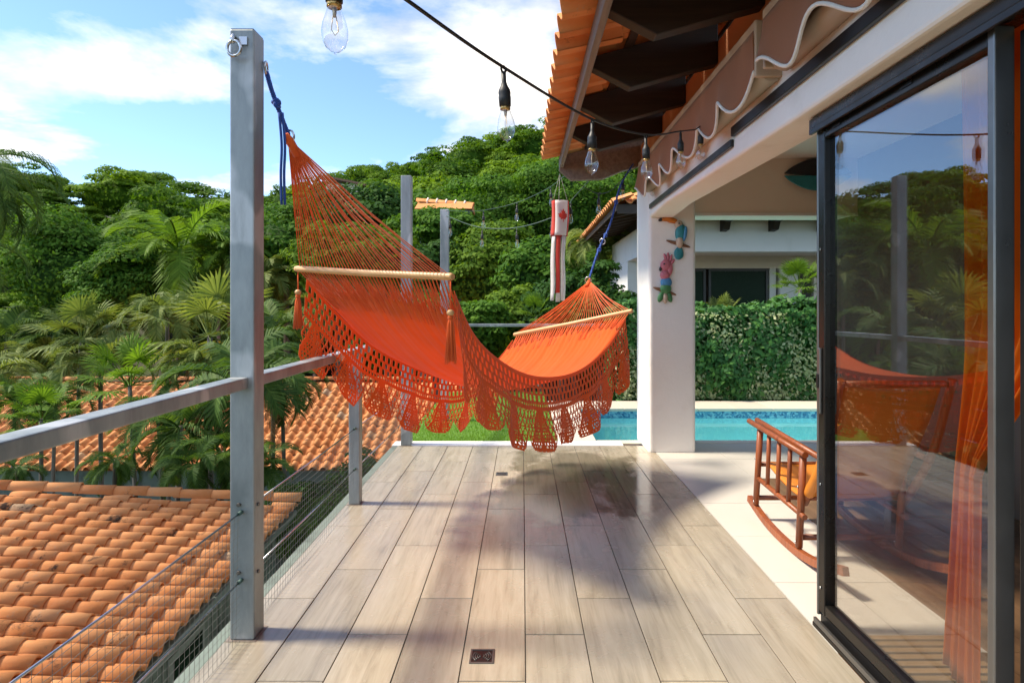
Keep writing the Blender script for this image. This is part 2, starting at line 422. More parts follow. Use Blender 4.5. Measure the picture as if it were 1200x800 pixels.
class MB:
    def __init__(s): s.v, s.f, s.sm = [], [], []
    def add(s, vs, fs, smooth=False):
        b = len(s.v)
        s.v += [tuple(v) for v in vs]
        s.f += [tuple(b + i for i in f) for f in fs]
        s.sm += [smooth] * len(fs)
        return s
    def box(s, a, b):
        (x0, y0, z0), (x1, y1, z1) = a, b
        vs = [(x0, y0, z0), (x1, y0, z0), (x1, y1, z0), (x0, y1, z0), (x0, y0, z1), (x1, y0, z1), (x1, y1, z1), (x0, y1, z1)]
        return s.add(vs, [(0, 3, 2, 1), (4, 5, 6, 7), (0, 1, 5, 4), (1, 2, 6, 5), (2, 3, 7, 6), (3, 0, 4, 7)])
    def bar(s, p0, p1, w, h, up=(0, 0, 1)):
        """a rectangular bar from p0 to p1, w wide, h high"""
        p0, p1 = Vector(p0), Vector(p1)
        d = (p1 - p0).normalized(); u = Vector(up)
        sd_ = d.cross(u)
        if sd_.length < 1e-4: sd_ = d.cross(Vector((0, 1, 0)))
        sd_.normalize(); u = sd_.cross(d)
        vs = []
        for p in (p0, p1):
            for a, b in ((-1, -1), (1, -1), (1, 1), (-1, 1)): vs.append(p + sd_ * (a * w / 2) + u * (b * h / 2))
        return s.add(vs, [(0, 1, 2, 3), (7, 6, 5, 4), (0, 4, 5, 1), (1, 5, 6, 2), (2, 6, 7, 3), (3, 7, 4, 0)])
    def tube(s, pts, r, n=8, caps=True):
        pts = [Vector(p) for p in pts]
        rs = r if isinstance(r, (list, tuple)) else [r] * len(pts)
        vs, fs = [], []
        ref = None
        for i, p in enumerate(pts):
            a, b = pts[max(i - 1, 0)], pts[min(i + 1, len(pts) - 1)]
            d = (b - a)
            d = d.normalized() if d.length > 1e-9 else Vector((0, 0, 1))
            if ref is None:
                ref = d.orthogonal().normalized()
            ref = (ref - d * ref.dot(d))
            ref = ref.normalized() if ref.length > 1e-6 else d.orthogonal().normalized()
            o2 = d.cross(ref)
            for k in range(n):
                an = 2 * math.pi * k / n
                vs.append(p + (ref * math.cos(an) + o2 * math.sin(an)) * rs[i])
        for i in range(len(pts) - 1):
            for k in range(n):
                fs.append((i * n + k, i * n + (k + 1) % n, (i + 1) * n + (k + 1) % n, (i + 1) * n + k))
        s.add(vs, fs, True)
        if caps:
            b = len(s.v) - len(vs)
            s.f.append(tuple(b + k for k in reversed(range(n)))); s.sm.append(False)
            s.f.append(tuple(b + (len(pts) - 1) * n + k for k in range(n))); s.sm.append(False)
        return s
    def lathe(s, prof, c, n=14, axis=(0, 0, 1)):
        """prof: (radius, height) pairs along AXIS from c"""
        ax = Vector(axis).normalized(); u = ax.orthogonal().normalized(); w = ax.cross(u); c = Vector(c)
        vs, fs = [], []
        for r, h in prof:
            for k in range(n):
                an = 2 * math.pi * k / n
                vs.append(c + ax * h + (u * math.cos(an) + w * math.sin(an)) * r)
        for i in range(len(prof) - 1):
            for k in range(n):
                fs.append((i * n + k, i * n + (k + 1) % n, (i + 1) * n + (k + 1) % n, (i + 1) * n + k))
        return s.add(vs, fs, True)
    def ell(s, c, r, rot=0.0, n=12, m=8):
        """ellipsoid; rot turns it about the Y axis"""
        vs, fs = [], []
        cr_, sr_ = math.cos(rot), math.sin(rot)
        for i in range(m + 1):
            th = math.pi * i / m
            for k in range(n):
                ph = 2 * math.pi * k / n
                x, y, z = r[0] * math.sin(th) * math.cos(ph), r[1] * math.sin(th) * math.sin(ph), r[2] * math.cos(th)
                vs.append((c[0] + x * cr_ + z * sr_, c[1] + y, c[2] - x * sr_ + z * cr_))
        for i in range(m):
            for k in range(n):
                fs.append((i * n + k, (i + 1) * n + k, (i + 1) * n + (k + 1) % n, i * n + (k + 1) % n))
        return s.add(vs, fs, True)
    def torus(s, c, R_, r, axis=(0, 1, 0), n=18):
        ax = Vector(axis).normalized(); u = ax.orthogonal().normalized(); w = ax.cross(u); c = Vector(c)
        pts = [c + (u * math.cos(2 * math.pi * k / n) + w * math.sin(2 * math.pi * k / n)) * R_ for k in range(n + 1)]
        return s.tube(pts, r, 6, False)
    def prism(s, poly, d0, d1, axis=1):
        """extrude a 2-D outline along an axis: axis 1 takes (x, z) outlines, axis 0 (y, z), axis 2 (x, y)"""
        def p3(p, d): return {1: (p[0], d, p[1]), 0: (d, p[0], p[1]), 2: (p[0], p[1], d)}[axis]
        n = len(poly)
        vs = [p3(p, d0) for p in poly] + [p3(p, d1) for p in poly]
        fs = [tuple(range(n)), tuple(reversed(range(n, 2 * n)))] + [(i, n + i, n + (i + 1) % n, (i + 1) % n) for i in range(n)]
        return s.add(vs, fs)
    def mesh(s, name, mat, off=(0, 0, 0)):
        me = bpy.data.meshes.new(name)
        ox, oy, oz = off
        me.from_pydata([(x - ox, y - oy, z - oz) for x, y, z in s.v], [], s.f)
        me.polygons.foreach_set('use_smooth', s.sm)
        me.materials.append(MATS[mat])
        me.update()
        import bmesh
        bm = bmesh.new(); bm.from_mesh(me)
        bmesh.ops.recalc_face_normals(bm, faces=bm.faces)
        bm.to_mesh(me); bm.free()
        return me
    def build(s, name, mat, parent=None, bevel=0.0, seg=2, solid=0.0):
        off = org(parent) if parent is not None else Vector((0, 0, 0))
        return mods(link(name, s.mesh(name, mat, off), parent), bevel, solid, seg)

def np_mesh(name, V, F, mat, smooth=False, tint=None):
    """V (n,3), F (m,k) arrays"""
    me = bpy.data.meshes.new(name)
    n, (m_, k) = len(V), F.shape
    me.vertices.add(n); me.vertices.foreach_set('co', np.ascontiguousarray(V, dtype=np.float32).ravel())
    me.loops.add(m_ * k); me.loops.foreach_set('vertex_index', np.ascontiguousarray(F, dtype=np.int32).ravel())
    me.polygons.add(m_)
    me.polygons.foreach_set('loop_start', np.arange(0, m_ * k, k, dtype=np.int32))
    try: me.polygons.foreach_set('loop_total', np.full(m_, k, dtype=np.int32))
    except Exception: pass
    me.polygons.foreach_set('use_smooth', np.full(m_, smooth, dtype=bool))
    if tint is not None:
        a = me.attributes.new('tint', 'FLOAT', 'POINT'); a.data.foreach_set('value', np.ascontiguousarray(tint, dtype=np.float32))
    me.materials.append(MATS[mat])
    me.update(calc_edges=True); me.validate()
    return me

def structure(o, kind='structure'):
    o['kind'] = kind
    return o
def curve_pts(keys, n):
    """Catmull-Rom through the keys"""
    k = [Vector(p) for p in keys]
    k = [k[0] * 2 - k[1]] + k + [k[-1] * 2 - k[-2]]
    out = []
    segs = len(k) - 3
    for i in range(n + 1):
        t = i / n * segs; j = min(int(t), segs - 1); t -= j
        a, b, c, d = k[j:j + 4]
        out.append(0.5 * ((2 * b) + (c - a) * t + (2 * a - 5 * b + 4 * c - d) * t * t + (3 * b - a - 3 * c + d) * t ** 3))
    return out

# ------------------------------------------------------------------ terrain
def sstep(a, b, x):
    t = np.clip((x - a) / (b - a), 0, 1)
    return t * t * (3 - 2 * t)
def ground_h(x, y):
    x = np.asarray(x, float); y = np.asarray(y, float)
    q = x / np.maximum(y, 8.0)
    left = (12.9 + 2.6 * sstep(-0.62, -0.82, q)) * sstep(20, 62, y) * sstep(-0.30, -0.52, q)
    right = (47 + 46 * np.clip(q, -0.5, 0.12)) * sstep(26, 175, y) ** 1.05
    roll = 0.8 * np.sin(x * 0.13 + 1) * np.cos(y * 0.11) + 0.5 * np.sin(x * 0.31 + y * 0.23)
    return -4.6 + np.maximum(left, right) + roll * sstep(15, 40, y) * 1.2
xs = np.concatenate([np.linspace(-1600, -220, 12), np.linspace(-210, 120, 111), np.linspace(140, 1600, 12)])
ys = np.concatenate([np.linspace(-400, -20, 8), np.linspace(-12, 240, 85), np.linspace(260, 2600, 14)])
gx, gy = np.meshgrid(xs, ys)
V = np.stack([gx, gy, ground_h(gx, gy)], -1).reshape(-1, 3)
nx, ny = len(xs), len(ys)
ii = (np.arange(ny - 1)[:, None] * nx + np.arange(nx - 1)[None]).ravel()
F = np.stack([ii, ii + 1, ii + nx + 1, ii + nx], 1)
structure(link('ground', np_mesh('ground', V, F, 'soil', True)))

# ------------------------------------------------------------------ deck of wood-look planks
DX0, PW, PL, DY0, DY1 = -1.227, 0.248, 0.931, -1.6, 5.89
NCOL = 10
DX1 = DX0 + PW * NCOL
deck = structure(MB().box((DX0, DY0, -0.30), (DX1, DY1, -0.0045)).build('deck_floor', 'grout'))
GAP = 0.0022
plank_cache = {}
def plank_mesh(l):
    k = round(l, 3)
    if k not in plank_cache:
        x, y = PW / 2 - GAP, k / 2 - GAP
        c = 0.0012
        vs = [(-x, -y, -.004), (x, -y, -.004), (x, y, -.004), (-x, y, -.004), (-x, -y, -c), (x, -y, -c), (x, y, -c), (-x, y, -c), (-x + c, -y + c, 0), (x - c, -y + c, 0), (x - c, y - c, 0), (-x + c, y - c, 0)]
        fs = [(0, 1, 5, 4), (1, 2, 6, 5), (2, 3, 7, 6), (3, 0, 4, 7), (4, 5, 9, 8), (5, 6, 10, 9), (6, 7, 11, 10), (7, 4, 8, 11), (8, 9, 10, 11)]
        plank_cache[k] = MB().add(vs, fs).mesh('plank', 'plank_porcelain')
    return plank_cache[k]
offs = [2.82, 3.13, 2.51]
for c in range(NCOL):
    o0 = offs[c % 3]
    y = o0 - PL * math.ceil((o0 - DY0) / PL)
    while y < DY1 - 0.02:
        a, b = max(y, DY0), min(y + PL, DY1)
        if b - a > 0.03:
            p = link('plank', plank_mesh(b - a), deck, (DX0 + PW * (c + .5), (a + b) / 2, rng.uniform(-0.0006, 0.0004)))
        y += PL
# white edging along the outer and far rims
kerb = structure(MB().box((DX0 - 0.06, DY1 + 0.002, -0.34), (1.0, 6.07, 0.006)).build('kerb', 'white_render', bevel=0.006))
structure(MB().box((DX0 - 0.06, DY0, -0.36), (DX0 - 0.002, DY1, -0.006)).build('deck_edge', 'wall_greygreen', bevel=0.004))
structure(MB().box((DX0 + 0.3, DY0, -4.8), (5.2, 8.6, -2.0)).build('retaining_wall', 'wall_greygreen'))
structure(MB().box((DX0 + 0.02, DY0, -2.0), (0.7, 6.0, -0.301)).build('deck_slab', 'concrete'))

# pale tiled porch floor
PX0, PX1, PY0, PY1 = DX1 + 0.004, 3.25, -1.6, 5.98
porch = structure(MB().box((PX0, PY0, -0.28), (PX1, PY1, -0.0055)).build('porch_floor', 'pale_grout'))
ts = 0.60
tile_me = {}
yy = PY1
while yy > PY0 + 0.05:
    xx = PX0
    while xx < PX1 - 0.02:
        w_, l_ = min(ts, PX1 - xx), min(ts, yy - PY0)
        k = (round(w_, 3), round(l_, 3))
        inside = yy - l_ < 2.3 or (xx > PX0 + 0.55 and yy - l_ < 4.3)
        if not inside:
            if k not in tile_me: tile_me[k] = MB().box((0.0012, 0.0012, -0.005), (k[0] - 0.0012, k[1] - 0.0012, 0)).mesh('floor_tile', 'pale_tile')
            link('floor_tile', tile_me[k], porch, (xx, yy - l_, rng.uniform(-0.0004, 0.0004)))
        else:                                    # wood boards inside
            for bi in range(3):
                kb = (k[0], k[1], 'b')
                if kb not in tile_me: tile_me[kb] = MB().box((0.001, 0.001, -0.005), (k[0] / 3 - 0.001, k[1] - 0.001, 0)).mesh('floor_board', 'room_floor')
                link('floor_board', tile_me[kb], porch, (xx + bi * w_ / 3, yy - l_, rng.uniform(-0.0004, 0.0004)))
        xx += ts
    yy -= ts

# ------------------------------------------------------------------ lawn and pool
lawn = structure(MB().box((-1.25, 6.072, -0.35), (0.36, 9.75, -0.03)).build('lawn', 'turf_base'))
N = 26000
g = np.random.default_rng(3)
bx = g.uniform(-1.24, 0.35, N); by = 6.08 + (9.74 - 6.08) * g.random(N) ** 1.3
hh = g.uniform(0.014, 0.032, N); an = g.uniform(0, 6.28, N); lean = g.normal(0, 0.010, (N, 2)); wd = 0.0022
p0 = np.stack([bx - np.cos(an) * wd, by - np.sin(an) * wd, np.full(N, -0.031)], 1)
p1 = np.stack([bx + np.cos(an) * wd, by + np.sin(an) * wd, np.full(N, -0.031)], 1)
p2 = np.stack([bx + lean[:, 0], by + lean[:, 1], -0.03 + hh], 1)
V = np.stack([p0, p1, p2], 1).reshape(-1, 3)
o = link('grass', np_mesh('grass', V, np.arange(N * 3).reshape(-1, 3), 'grass_blade'))
tag(o, 'short bright green turf of the small lawn beyond the deck', 'grass', kind='stuff')

QX0, QX1, QY0, QY1, QZ = 0.74, 6.6, 6.12, 8.05, -1.25
m = MB()
m.box((QX0 - 0.02, QY0 - 0.02, QZ - 0.1), (QX1 + 0.02, QY1 + 0.02, QZ))
m.box((QX0 - 0.1, QY0 - 0.1, QZ), (QX0, QY1 + 0.1, -0.042)).box((QX1, QY0 - 0.1, QZ), (QX1 + 0.1, QY1 + 0.1, -0.042))
m.box((QX0, QY0 - 0.1, QZ), (QX1, QY0, -0.042)).box((QX0, QY1, QZ), (QX1, QY1 + 0.1, -0.042))
pool = structure(m.build('pool_basin', 'pool_plaster'))
MB().prism([(QX0 + 0.002, QY0 + 0.002), (QX0 + 0.55, QY0 + 0.002), (QX0 + 0.20, QY1 - 0.01), (QX0 + 0.002, QY1 - 0.01)], QZ + 0.002, -0.48, 2).build('step', 'pool_plaster', pool, 0.02)
MB().box((QX0 + 0.56, QY1 - 0.42, QZ + 0.002), (QX1 - 0.01, QY1 - 0.004, -0.55)).build('bench_ledge', 'pool_plaster', pool, 0.02)
MB().box((QX0 + 2.55, QY0 + 0.7, QZ + 0.002), (QX0 + 4.2, QY1 - 0.43, -0.42)).build('step', 'pool_plaster', pool, 0.02)
m = MB(); m.box((QX0 + 0.002, QY1 - 0.012, -0.135), (QX1, QY1 - 0.001, -0.043)); m.box((QX0 + 0.001, QY0, -0.135), (QX0 + 0.012, QY1 - 0.013, -0.043))
m.build('mosaic_band', 'mosaic', pool)
structure(MB().add([(QX0, QY0, -0.122), (QX1, QY0, -0.122), (QX1, QY1, -0.122), (QX0, QY1, -0.122)], [(0, 1, 2, 3)]).build('pool_water', 'pool_water'))
cop = structure(MB().box((0.37, 8.06, -0.4), (QX1 + 0.4, 8.66, -0.041)).build('pool_surround', 'concrete'))
x = 0.37
cme = {}
def coping(x0, x1, y0, y1):
    k = (round(x1 - x0, 3), round(y1 - y0, 3))
    if k not in cme: cme[k] = MB().box((0.002, 0.002, -0.04), (k[0] - 0.002, k[1] - 0.002, 0)).mesh('coping_stone', 'coping')
    mods(link('coping_stone', cme[k], cop, (x0, y0, 0)), 0.006)
while x < QX1 + 0.3:
    coping(x, x + 0.5, QY1 - 0.03, 8.66); x += 0.5
y = 6.10
while y < 7.9:
    coping(0.37, QX0 + 0.02, y, y + 0.48); y += 0.48
x = QX0 + 0.02
while x < PX1 + 2.5:
    coping(x, x + 0.5, 6.0, QY0 + 0.02); x += 0.5

# ------------------------------------------------------------------ house: column, beams, ceiling, walls
HOUSE = thing('house', 'white rendered porch of the house with tiled eave and exposed dark rafters', 'house', (1.4, 5.6, 0))
def hp(mb, name, mat, bevel=0.0, parent=None, seg=2): return mb.build(name, mat, parent or HOUSE, bevel, seg)
CX0, CX1, CY0, CY1 = 1.19, 1.635, 5.62, 6.22
o = hp(MB().box((CX0, CY0, -0.02), (CX1, CY1, 2.64)), 'column', 'white_render', 0.035, seg=4)
m = MB()          # the main beam, its soffit dipping a little towards the door
b0, b1 = 2.235, 2.19
prof = [(-1.6, b1), (2.6, b1 + 0.005), (5.0, b0), (5.618, b0 - 0.03), (5.618, 2.64), (-1.6, 2.64)]
m.prism(prof, CX0 + 0.002, 1.425, 0)
hp(m, 'beam', 'white_render', 0.02, seg=3)
hp(MB().box((1.637, 5.70, 2.25), (3.25, 6.10, 3.0)), 'cross_beam', 'cream_render', 0.015)
hp(MB().box((1.637, 5.69, 2.235), (3.25, 5.699, 2.262)), 'drip_edge', 'neighbour_white')
hp(MB().box((1.426, -1.6, 2.78), (3.25, 5.698, 2.84)), 'ceiling', 'interior_ceiling')
m = MB()          # right-hand wall of the room; its unseen window is added to light the curtain
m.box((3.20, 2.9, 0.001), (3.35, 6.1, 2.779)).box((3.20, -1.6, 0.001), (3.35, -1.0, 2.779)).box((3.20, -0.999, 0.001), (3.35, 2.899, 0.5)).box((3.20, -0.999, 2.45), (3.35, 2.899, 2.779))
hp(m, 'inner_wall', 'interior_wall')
w_ = hp(MB().box((3.25, 0.90, 0.501), (3.31, 0.96, 2.449)), 'fill_window_mullion', 'dark_metal')
hp(MB().box((3.276, -0.998, 0.502), (3.284, 0.899, 2.448)).box((3.276, 0.961, 0.502), (3.284, 2.898, 2.448)), 'fill_window_pane', 'bulb_glass', 0, w_)
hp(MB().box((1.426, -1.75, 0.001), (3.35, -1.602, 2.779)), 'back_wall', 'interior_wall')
hp(MB().box((1.215, -1.6, 2.642), (1.40, 6.2, 3.02)), 'upper_wall', 'terracotta_paint', 0.004)

# roof: pitch 15 degrees, eave to the left
EX, EZ, PT = 0.40, 2.925, math.tan(R(15.5))         # fascia x, underside height of the tiles there
YR = [-0.72, 0.02, 0.76, 1.50, 2.24, 2.98, 3.70, 4.43, 5.17]
for yr in YR:
    m = MB()
    poly = [(EX + 0.03, EZ - 0.005), (EX + 0.03, EZ - 0.07), (EX + 0.27, EZ - 0.195), (1.214, EZ - 0.195 + (1.214 - EX - 0.27) * PT), (1.214, EZ - 0.005 + (1.214 - EX - 0.03) * PT)]
    m.prism(poly, yr, yr + 0.085, 1)
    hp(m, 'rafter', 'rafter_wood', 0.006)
m = MB()
poly = [(EX - 0.02, EZ - 0.015), (EX - 0.02, EZ - 0.16), (EX + 0.10, EZ - 0.26), (EX + 0.42, EZ - 0.25), (EX + 0.62, EZ - 0.17), (1.6, EZ - 0.17 + 0.6 * PT), (1.6, EZ + (1.6 - EX) * PT - 0.015)]
m.prism(poly, 6.12, 6.19, 1)
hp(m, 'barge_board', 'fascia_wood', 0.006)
m = MB().prism([(EX - 0.018, EZ - 0.135), (EX + 0.022, EZ - 0.135), (EX + 0.022, EZ + 0.0), (EX - 0.018, EZ - 0.008)], -1.6, 6.118, 1)
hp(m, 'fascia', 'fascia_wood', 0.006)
for xb in (0.66, 0.96):
    hp(MB().bar((xb, -1.6, EZ + (xb - EX) * PT - 0.012), (xb, 6.11, EZ + (xb - EX) * PT - 0.012), 0.05, 0.022), 'batten', 'rafter_wood')

def tile_profile(W, H, T, n=9):
    """S-tile cross-section as (across, up) for the top; the same lowered by T for the bottom"""
    ps = []
    for i in range(n + 1):
        u = i / n
        z = H * math.sin(math.pi * min(u / 0.68, 1.0)) ** 0.75 if u < 0.68 else -0.012 * math.sin(math.pi * (u - 0.68) / 0.32)
        ps.append((u * W * 1.03, z))
    return ps
def s_tile(W, L, H=0.062, T=0.014, lift=0.022, name='roof_tile', n=9):
    """length along +X from the high end (0) to the low end (L); width along +Y"""
    pr = tile_profile(W, H, T, n)
    k = len(pr)
    vs, fs = [], []
    for xx, s_, dz in ((0, 0.93, 0), (L, 1.0, lift)):
        for y_, z_ in pr: vs.append((xx, W / 2 + (y_ - W / 2) * s_, z_ * s_ + dz))
        for y_, z_ in pr: vs.append((xx, W / 2 + (y_ - W / 2) * s_, z_ * s_ + dz - T))
    for i in range(k - 1):
        fs.append((i, i + 1, 2 * k + i + 1, 2 * k + i))
        fs.append((k + i + 1, k + i, 3 * k + i, 3 * k + i + 1))
        fs.append((2 * k + i, 2 * k + i + 1, 3 * k + i + 1, 3 * k + i))
    m = MB(); m.add(vs, fs, True)
    return m
def tile_field(name, parent, W, expo, L, n_u, n_v, place, mat, H=0.062, skip=None, seed=1):
    """many tiles joined; place(u, v) -> 4x4 matrix"""
    base = s_tile(W, L, H, n=6)
    bv = np.array(base.v); bf = np.array(base.f)
    Vs, Fs, c = [], [], 0
    rg = np.random.default_rng(seed)
    for iu in range(n_u):
        for iv in range(n_v):
            if skip and skip(iu, iv): continue
            M = np.array(place(iu * expo, iv * W))
            j = rg.normal(0, 0.004, 3)
            Vs.append(bv @ M[:3, :3].T + M[:3, 3] + j); Fs.append(bf + c); c += len(bv)
    V = np.concatenate(Vs) - np.array(org(parent)) if parent is not None else np.concatenate(Vs)
    o = link(name, np_mesh(name, V, np.concatenate(Fs), mat, True), parent)
    o['kind'] = 'stuff'
    return o
# house eave tiles: low end towards -X
HT = s_tile(0.222, 0.40, 0.06).mesh('roof_tile', 'terracotta')
pitch = math.atan(PT)
ncol = 35
for c in range(ncol):
    for k in range(2):
        lowx = EX - 0.19 + 0.33 * k
        # high end position
        hx = lowx + 0.40 * math.cos(pitch)
        hz = EZ + 0.012 + (hx - EX) * PT + rng.uniform(-0.003, 0.003)
        o = link('roof_tile', HT, HOUSE, (hx, 6.22 - c * 0.222, hz))
        o.rotation_euler = (0, pitch + R(0.2), R(180) + rng.uniform(-0.012, 0.012))
# the higher courses, out of sight above, in one piece
def place_h(u, v):
    lowx = EX - 0.19 + 0.66 + u
    hx = lowx + 0.40 * math.cos(pitch)
    return Matrix.Translation((hx, 6.22 - v, EZ + 0.012 + (hx - EX) * PT)) @ Matrix.Rotation(R(180), 4, 'Z') @ Matrix.Rotation(pitch, 4, 'Y')
tile_field('upper_tiles', HOUSE, 0.222, 0.33, 0.40, 9, ncol, place_h, 'terracotta_joined')
hp(MB().prism([(1.3, EZ + 0.9 * PT - 0.03), (4.2, EZ + 3.8 * PT - 0.03), (4.2, EZ + 3.8 * PT + 0.0), (1.3, EZ + 0.9 * PT + 0.0)], -1.6, 6.1, 1), 'roof_deck', 'rafter_wood')
hp(MB().box((1.37, 6.0, 2.642), (3.6, 6.11, 2.99)), 'gable_wall', 'terracotta_paint')

# black track lines on the beam
hp(MB().box((CX0 - 0.022, -1.6, 2.325), (CX0 + 0.001, 3.35, 2.378)), 'track', 'dark_metal', 0.004)
hp(MB().box((CX0 - 0.020, 3.36, 2.272), (CX0 + 0.001, 5.52, 2.315)), 'track', 'dark_metal', 0.004)

# ------------------------------------------------------------------ awnings rolled up along the beam
def awning(label, y0, y1, seed):
    t_ = thing('awning', label, 'awning', (1.1, y0, 2.5), 'rolled awnings along the beam')
    MB().bar((1.085, y0, 2.655), (1.085, y1, 2.655), 0.035, 0.075).build('front_bar', 'cassette', t_, 0.008)
    m = MB(); m.tube([(1.155, y0 + 0.02, 2.475), (1.155, y1 - 0.02, 2.475)], 0.06, 18); m.build('fabric_roll', 'rolled_blind', t_)
    MB().bar((1.172, y0, 2.60), (1.172, y1, 2.60), 0.03, 0.16).build('cassette', 'cassette', t_, 0.01)
    rr = random.Random(seed)
    n = int((y1 - y0) / 0.012)
    vs, fs = [], []
    rows = 8
    drop = []
    for i in range(n + 1):
        y = y0 + 0.015 + (y1 - y0 - 0.03) * i / n
        ph = (y - y0) / 0.46
        wv = 0.5 - 0.5 * math.cos(2 * math.pi * ph)
        d = 0.185 + 0.115 * wv
        drop.append((y, d))
        for r_ in range(rows + 1):
            f = r_ / rows
            xo = 1.066 + f * 0.018 * math.sin(y * 5.3 + seed) + f * f * 0.020 * math.sin(y * 13 + seed * 2)
            vs.append((xo, y, 2.645 - d * f))
    for i in range(n):
        for r_ in range(rows):
            a = i * (rows + 1) + r_
            fs.append((a, a + 1, a + rows + 2, a + rows + 1))
    m = MB(); m.add(vs, fs, True); val = m.build('valance', 'awning_cloth', t_, solid=0.003)
    m = MB(); m.tube([Vector(vs[i * (rows + 1) + rows]) for i in range(0, n + 1, 2)], 0.0085, 6); m.build('scalloped_trim', 'white_trim', val)
    for ye in (y0 + 0.01, y1 - 0.01):
        MB().box((1.07, ye - 0.012, 2.43), (1.20, ye + 0.012, 2.69)).build('end_bracket', 'cassette', t_, 0.006)
    return t_
awning('brown awning valance with wavy white edge above the white column', 2.74, 5.50, 1)
awning('brown awning valance with wavy white edge above the glass door', -0.6, 2.66, 4)

# ------------------------------------------------------------------ sliding glass door
DXP = 1.30
door = thing('sliding_door', 'tall sliding glass door with dark frame mirroring the hillside', 'door', (DXP, 2.1, 0))
yf, yn = 2.565, 1.635
ZB, ZT = 0.075, 2.135
def fr(a, b, mat='bronze_frame', name='stile', par=None): return MB().box(a, b).build(name, mat, par or door, 0.004)
fr((DXP - 0.028, yf - 0.05, ZB), (DXP + 0.028, yf, ZT))
fr((DXP - 0.031, yf, ZB - 0.02), (DXP - 0.004, yf + 0.012, ZT), 'grey_frame', 'edge_strip')
fr((DXP - 0.028, yn - 0.026, ZB), (DXP + 0.028, yn, ZT), 'grey_frame')
fr((DXP - 0.026, yn + 0.0005, ZB), (DXP + 0.026, yf - 0.0505, ZB + 0.045), 'bronze_frame', 'bottom_rail')
fr((DXP - 0.026, yn + 0.0005, ZT - 0.05), (DXP + 0.026, yf - 0.0505, ZT), 'bronze_frame', 'top_rail')
MB().box((DXP - 0.004, yn, ZB + 0.045), (DXP + 0.004, yf - 0.05, ZT - 0.05)).build('pane', 'door_glass', door)
hd = MB().box((DXP - 0.041, yf - 0.034, 0.92), (DXP - 0.0285, yf - 0.012, 1.20)).build('handle', 'grey_frame', door, 0.004)
MB().box((DXP - 0.047, yf - 0.030, 1.03), (DXP - 0.0415, yf - 0.016, 1.09)).build('latch', 'dark_metal', hd, 0.002)
for zz_ in (0.18, 0.62, 1.62):
    m = MB(); m.tube([(DXP - 0.0285, yf - 0.02, zz_), (DXP - 0.033, yf - 0.02, zz_)], 0.006, 8); m.build('screw', 'steel', door)
frame = thing('door_frame', 'dark metal track and header that carries the sliding glass door', 'door frame', (DXP, 1.0, 0))
MB().box((DXP - 0.05, -1.6, 2.142), (DXP + 0.06, yf + 0.04, 2.186)).build('header', 'bronze_frame', frame, 0.003)
MB().box((DXP - 0.055, -1.6, 2.118), (DXP - 0.042, yf + 0.03, 2.1415)).build('header_lip', 'dark_metal', frame, 0.002)
for yk in (1.98, 2.42):
    MB().box((DXP - 0.03, yk - 0.03, 2.105), (DXP - 0.0285 + 0.0, yk + 0.03, 2.117)).build('roller_guide', 'dark_metal', frame)
MB().box((DXP - 0.045, -1.6, 0.001), (DXP + 0.07, yf + 0.02, 0.018)).build('sill', 'bronze_frame', frame, 0.002)
for xo in (-0.037, -0.005, 0.040):
    MB().box((DXP + xo - 0.006, -1.6, 0.0185), (DXP + xo + 0.006, yf + 0.015, 0.060 if xo == -0.005 else 0.04)).build('track_rib', 'grey_frame' if xo == -0.037 else 'dark_metal', frame, 0.001)
door2 = thing('fixed_door_panel', 'black framed door panel at the right edge of the picture', 'door panel', (DXP + 0.06, 1.2, 0))
def fr2(a, b, mat='dark_metal', name='stile'): return MB().box(a, b).build(name, mat, door2, 0.003)
fr2((DXP + 0.034, 1.53, 0.062), (DXP + 0.085, 1.602, 2.116))
fr2((DXP + 0.034, 0.40, 0.062), (DXP + 0.085, 0.46, 2.116))
fr2((DXP + 0.036, 0.4605, 0.062), (DXP + 0.083, 1.5295, 0.11), name='bottom_rail')
fr2((DXP + 0.036, 0.4605, 2.06), (DXP + 0.083, 1.5295, 2.116), name='top_rail')
MB().box((DXP + 0.056, 0.461, 0.111), (DXP + 0.063, 1.529, 2.059)).build('pane', 'door_glass', door2)

# ------------------------------------------------------------------ inside the room
cu = thing('curtain', 'long orange curtain hanging behind the sliding glass door', 'curtain', (1.46, 1.9, 0.05))
vs, fs = [], []
NU, NVv = 90, 48
for j in range(NVv + 1):
    f = j / NVv; z = 2.62 - f * 2.45
    e1 = 1.985 + 0.075 * max(0, (f - 0.60) / 0.40) ** 1.1 - 0.02 * math.sin(math.pi * f)
    e0 = 1.55 if f < 0.52 else 1.55 + (1.895 - 1.55) * min(1, (f - 0.52) / 0.20)
    for i in range(NU + 1):
        u = i / NU
        amp = 0.014 * (1 - 0.4 * f)
        vs.append((1.45 + amp * math.sin(u * 2 * math.pi * 7.5) + 0.006 * math.sin(u * 31 + f * 3), e0 + (e1 - e0) * u, z + 0.10 * (u - 1) * max(0, f - .9) * 10))
for j in range(NVv):
    for i in range(NU):
        a = j * (NU + 1) + i
        fs.append((a, a + 1, a + NU + 2, a + NU + 1))
m = MB(); m.add(vs, fs, True); m.build('drape', 'curtain_cloth', cu, solid=0.002)
m = MB(); m.tube([(1.45, 1.3, 2.64), (1.45, 2.5, 2.64)], 0.012, 8); m.build('rod', 'dark_metal', cu)
mat_ = thing('floor_mat', 'slatted wooden mat on the floor inside the glass door', 'mat', (1.6, 2.2, 0.0))
y = 1.55
while y < 2.47:
    MB().box((1.40, y, 0.001), (1.78, y + 0.030, 0.014)).build('slat', 'mat_wood', mat_, 0.002)
    y += 0.045
MB().box((1.44, 1.55, 0.0004), (1.47, 2.47, 0.0009)).build('backing_strip', 'dark_metal', mat_)
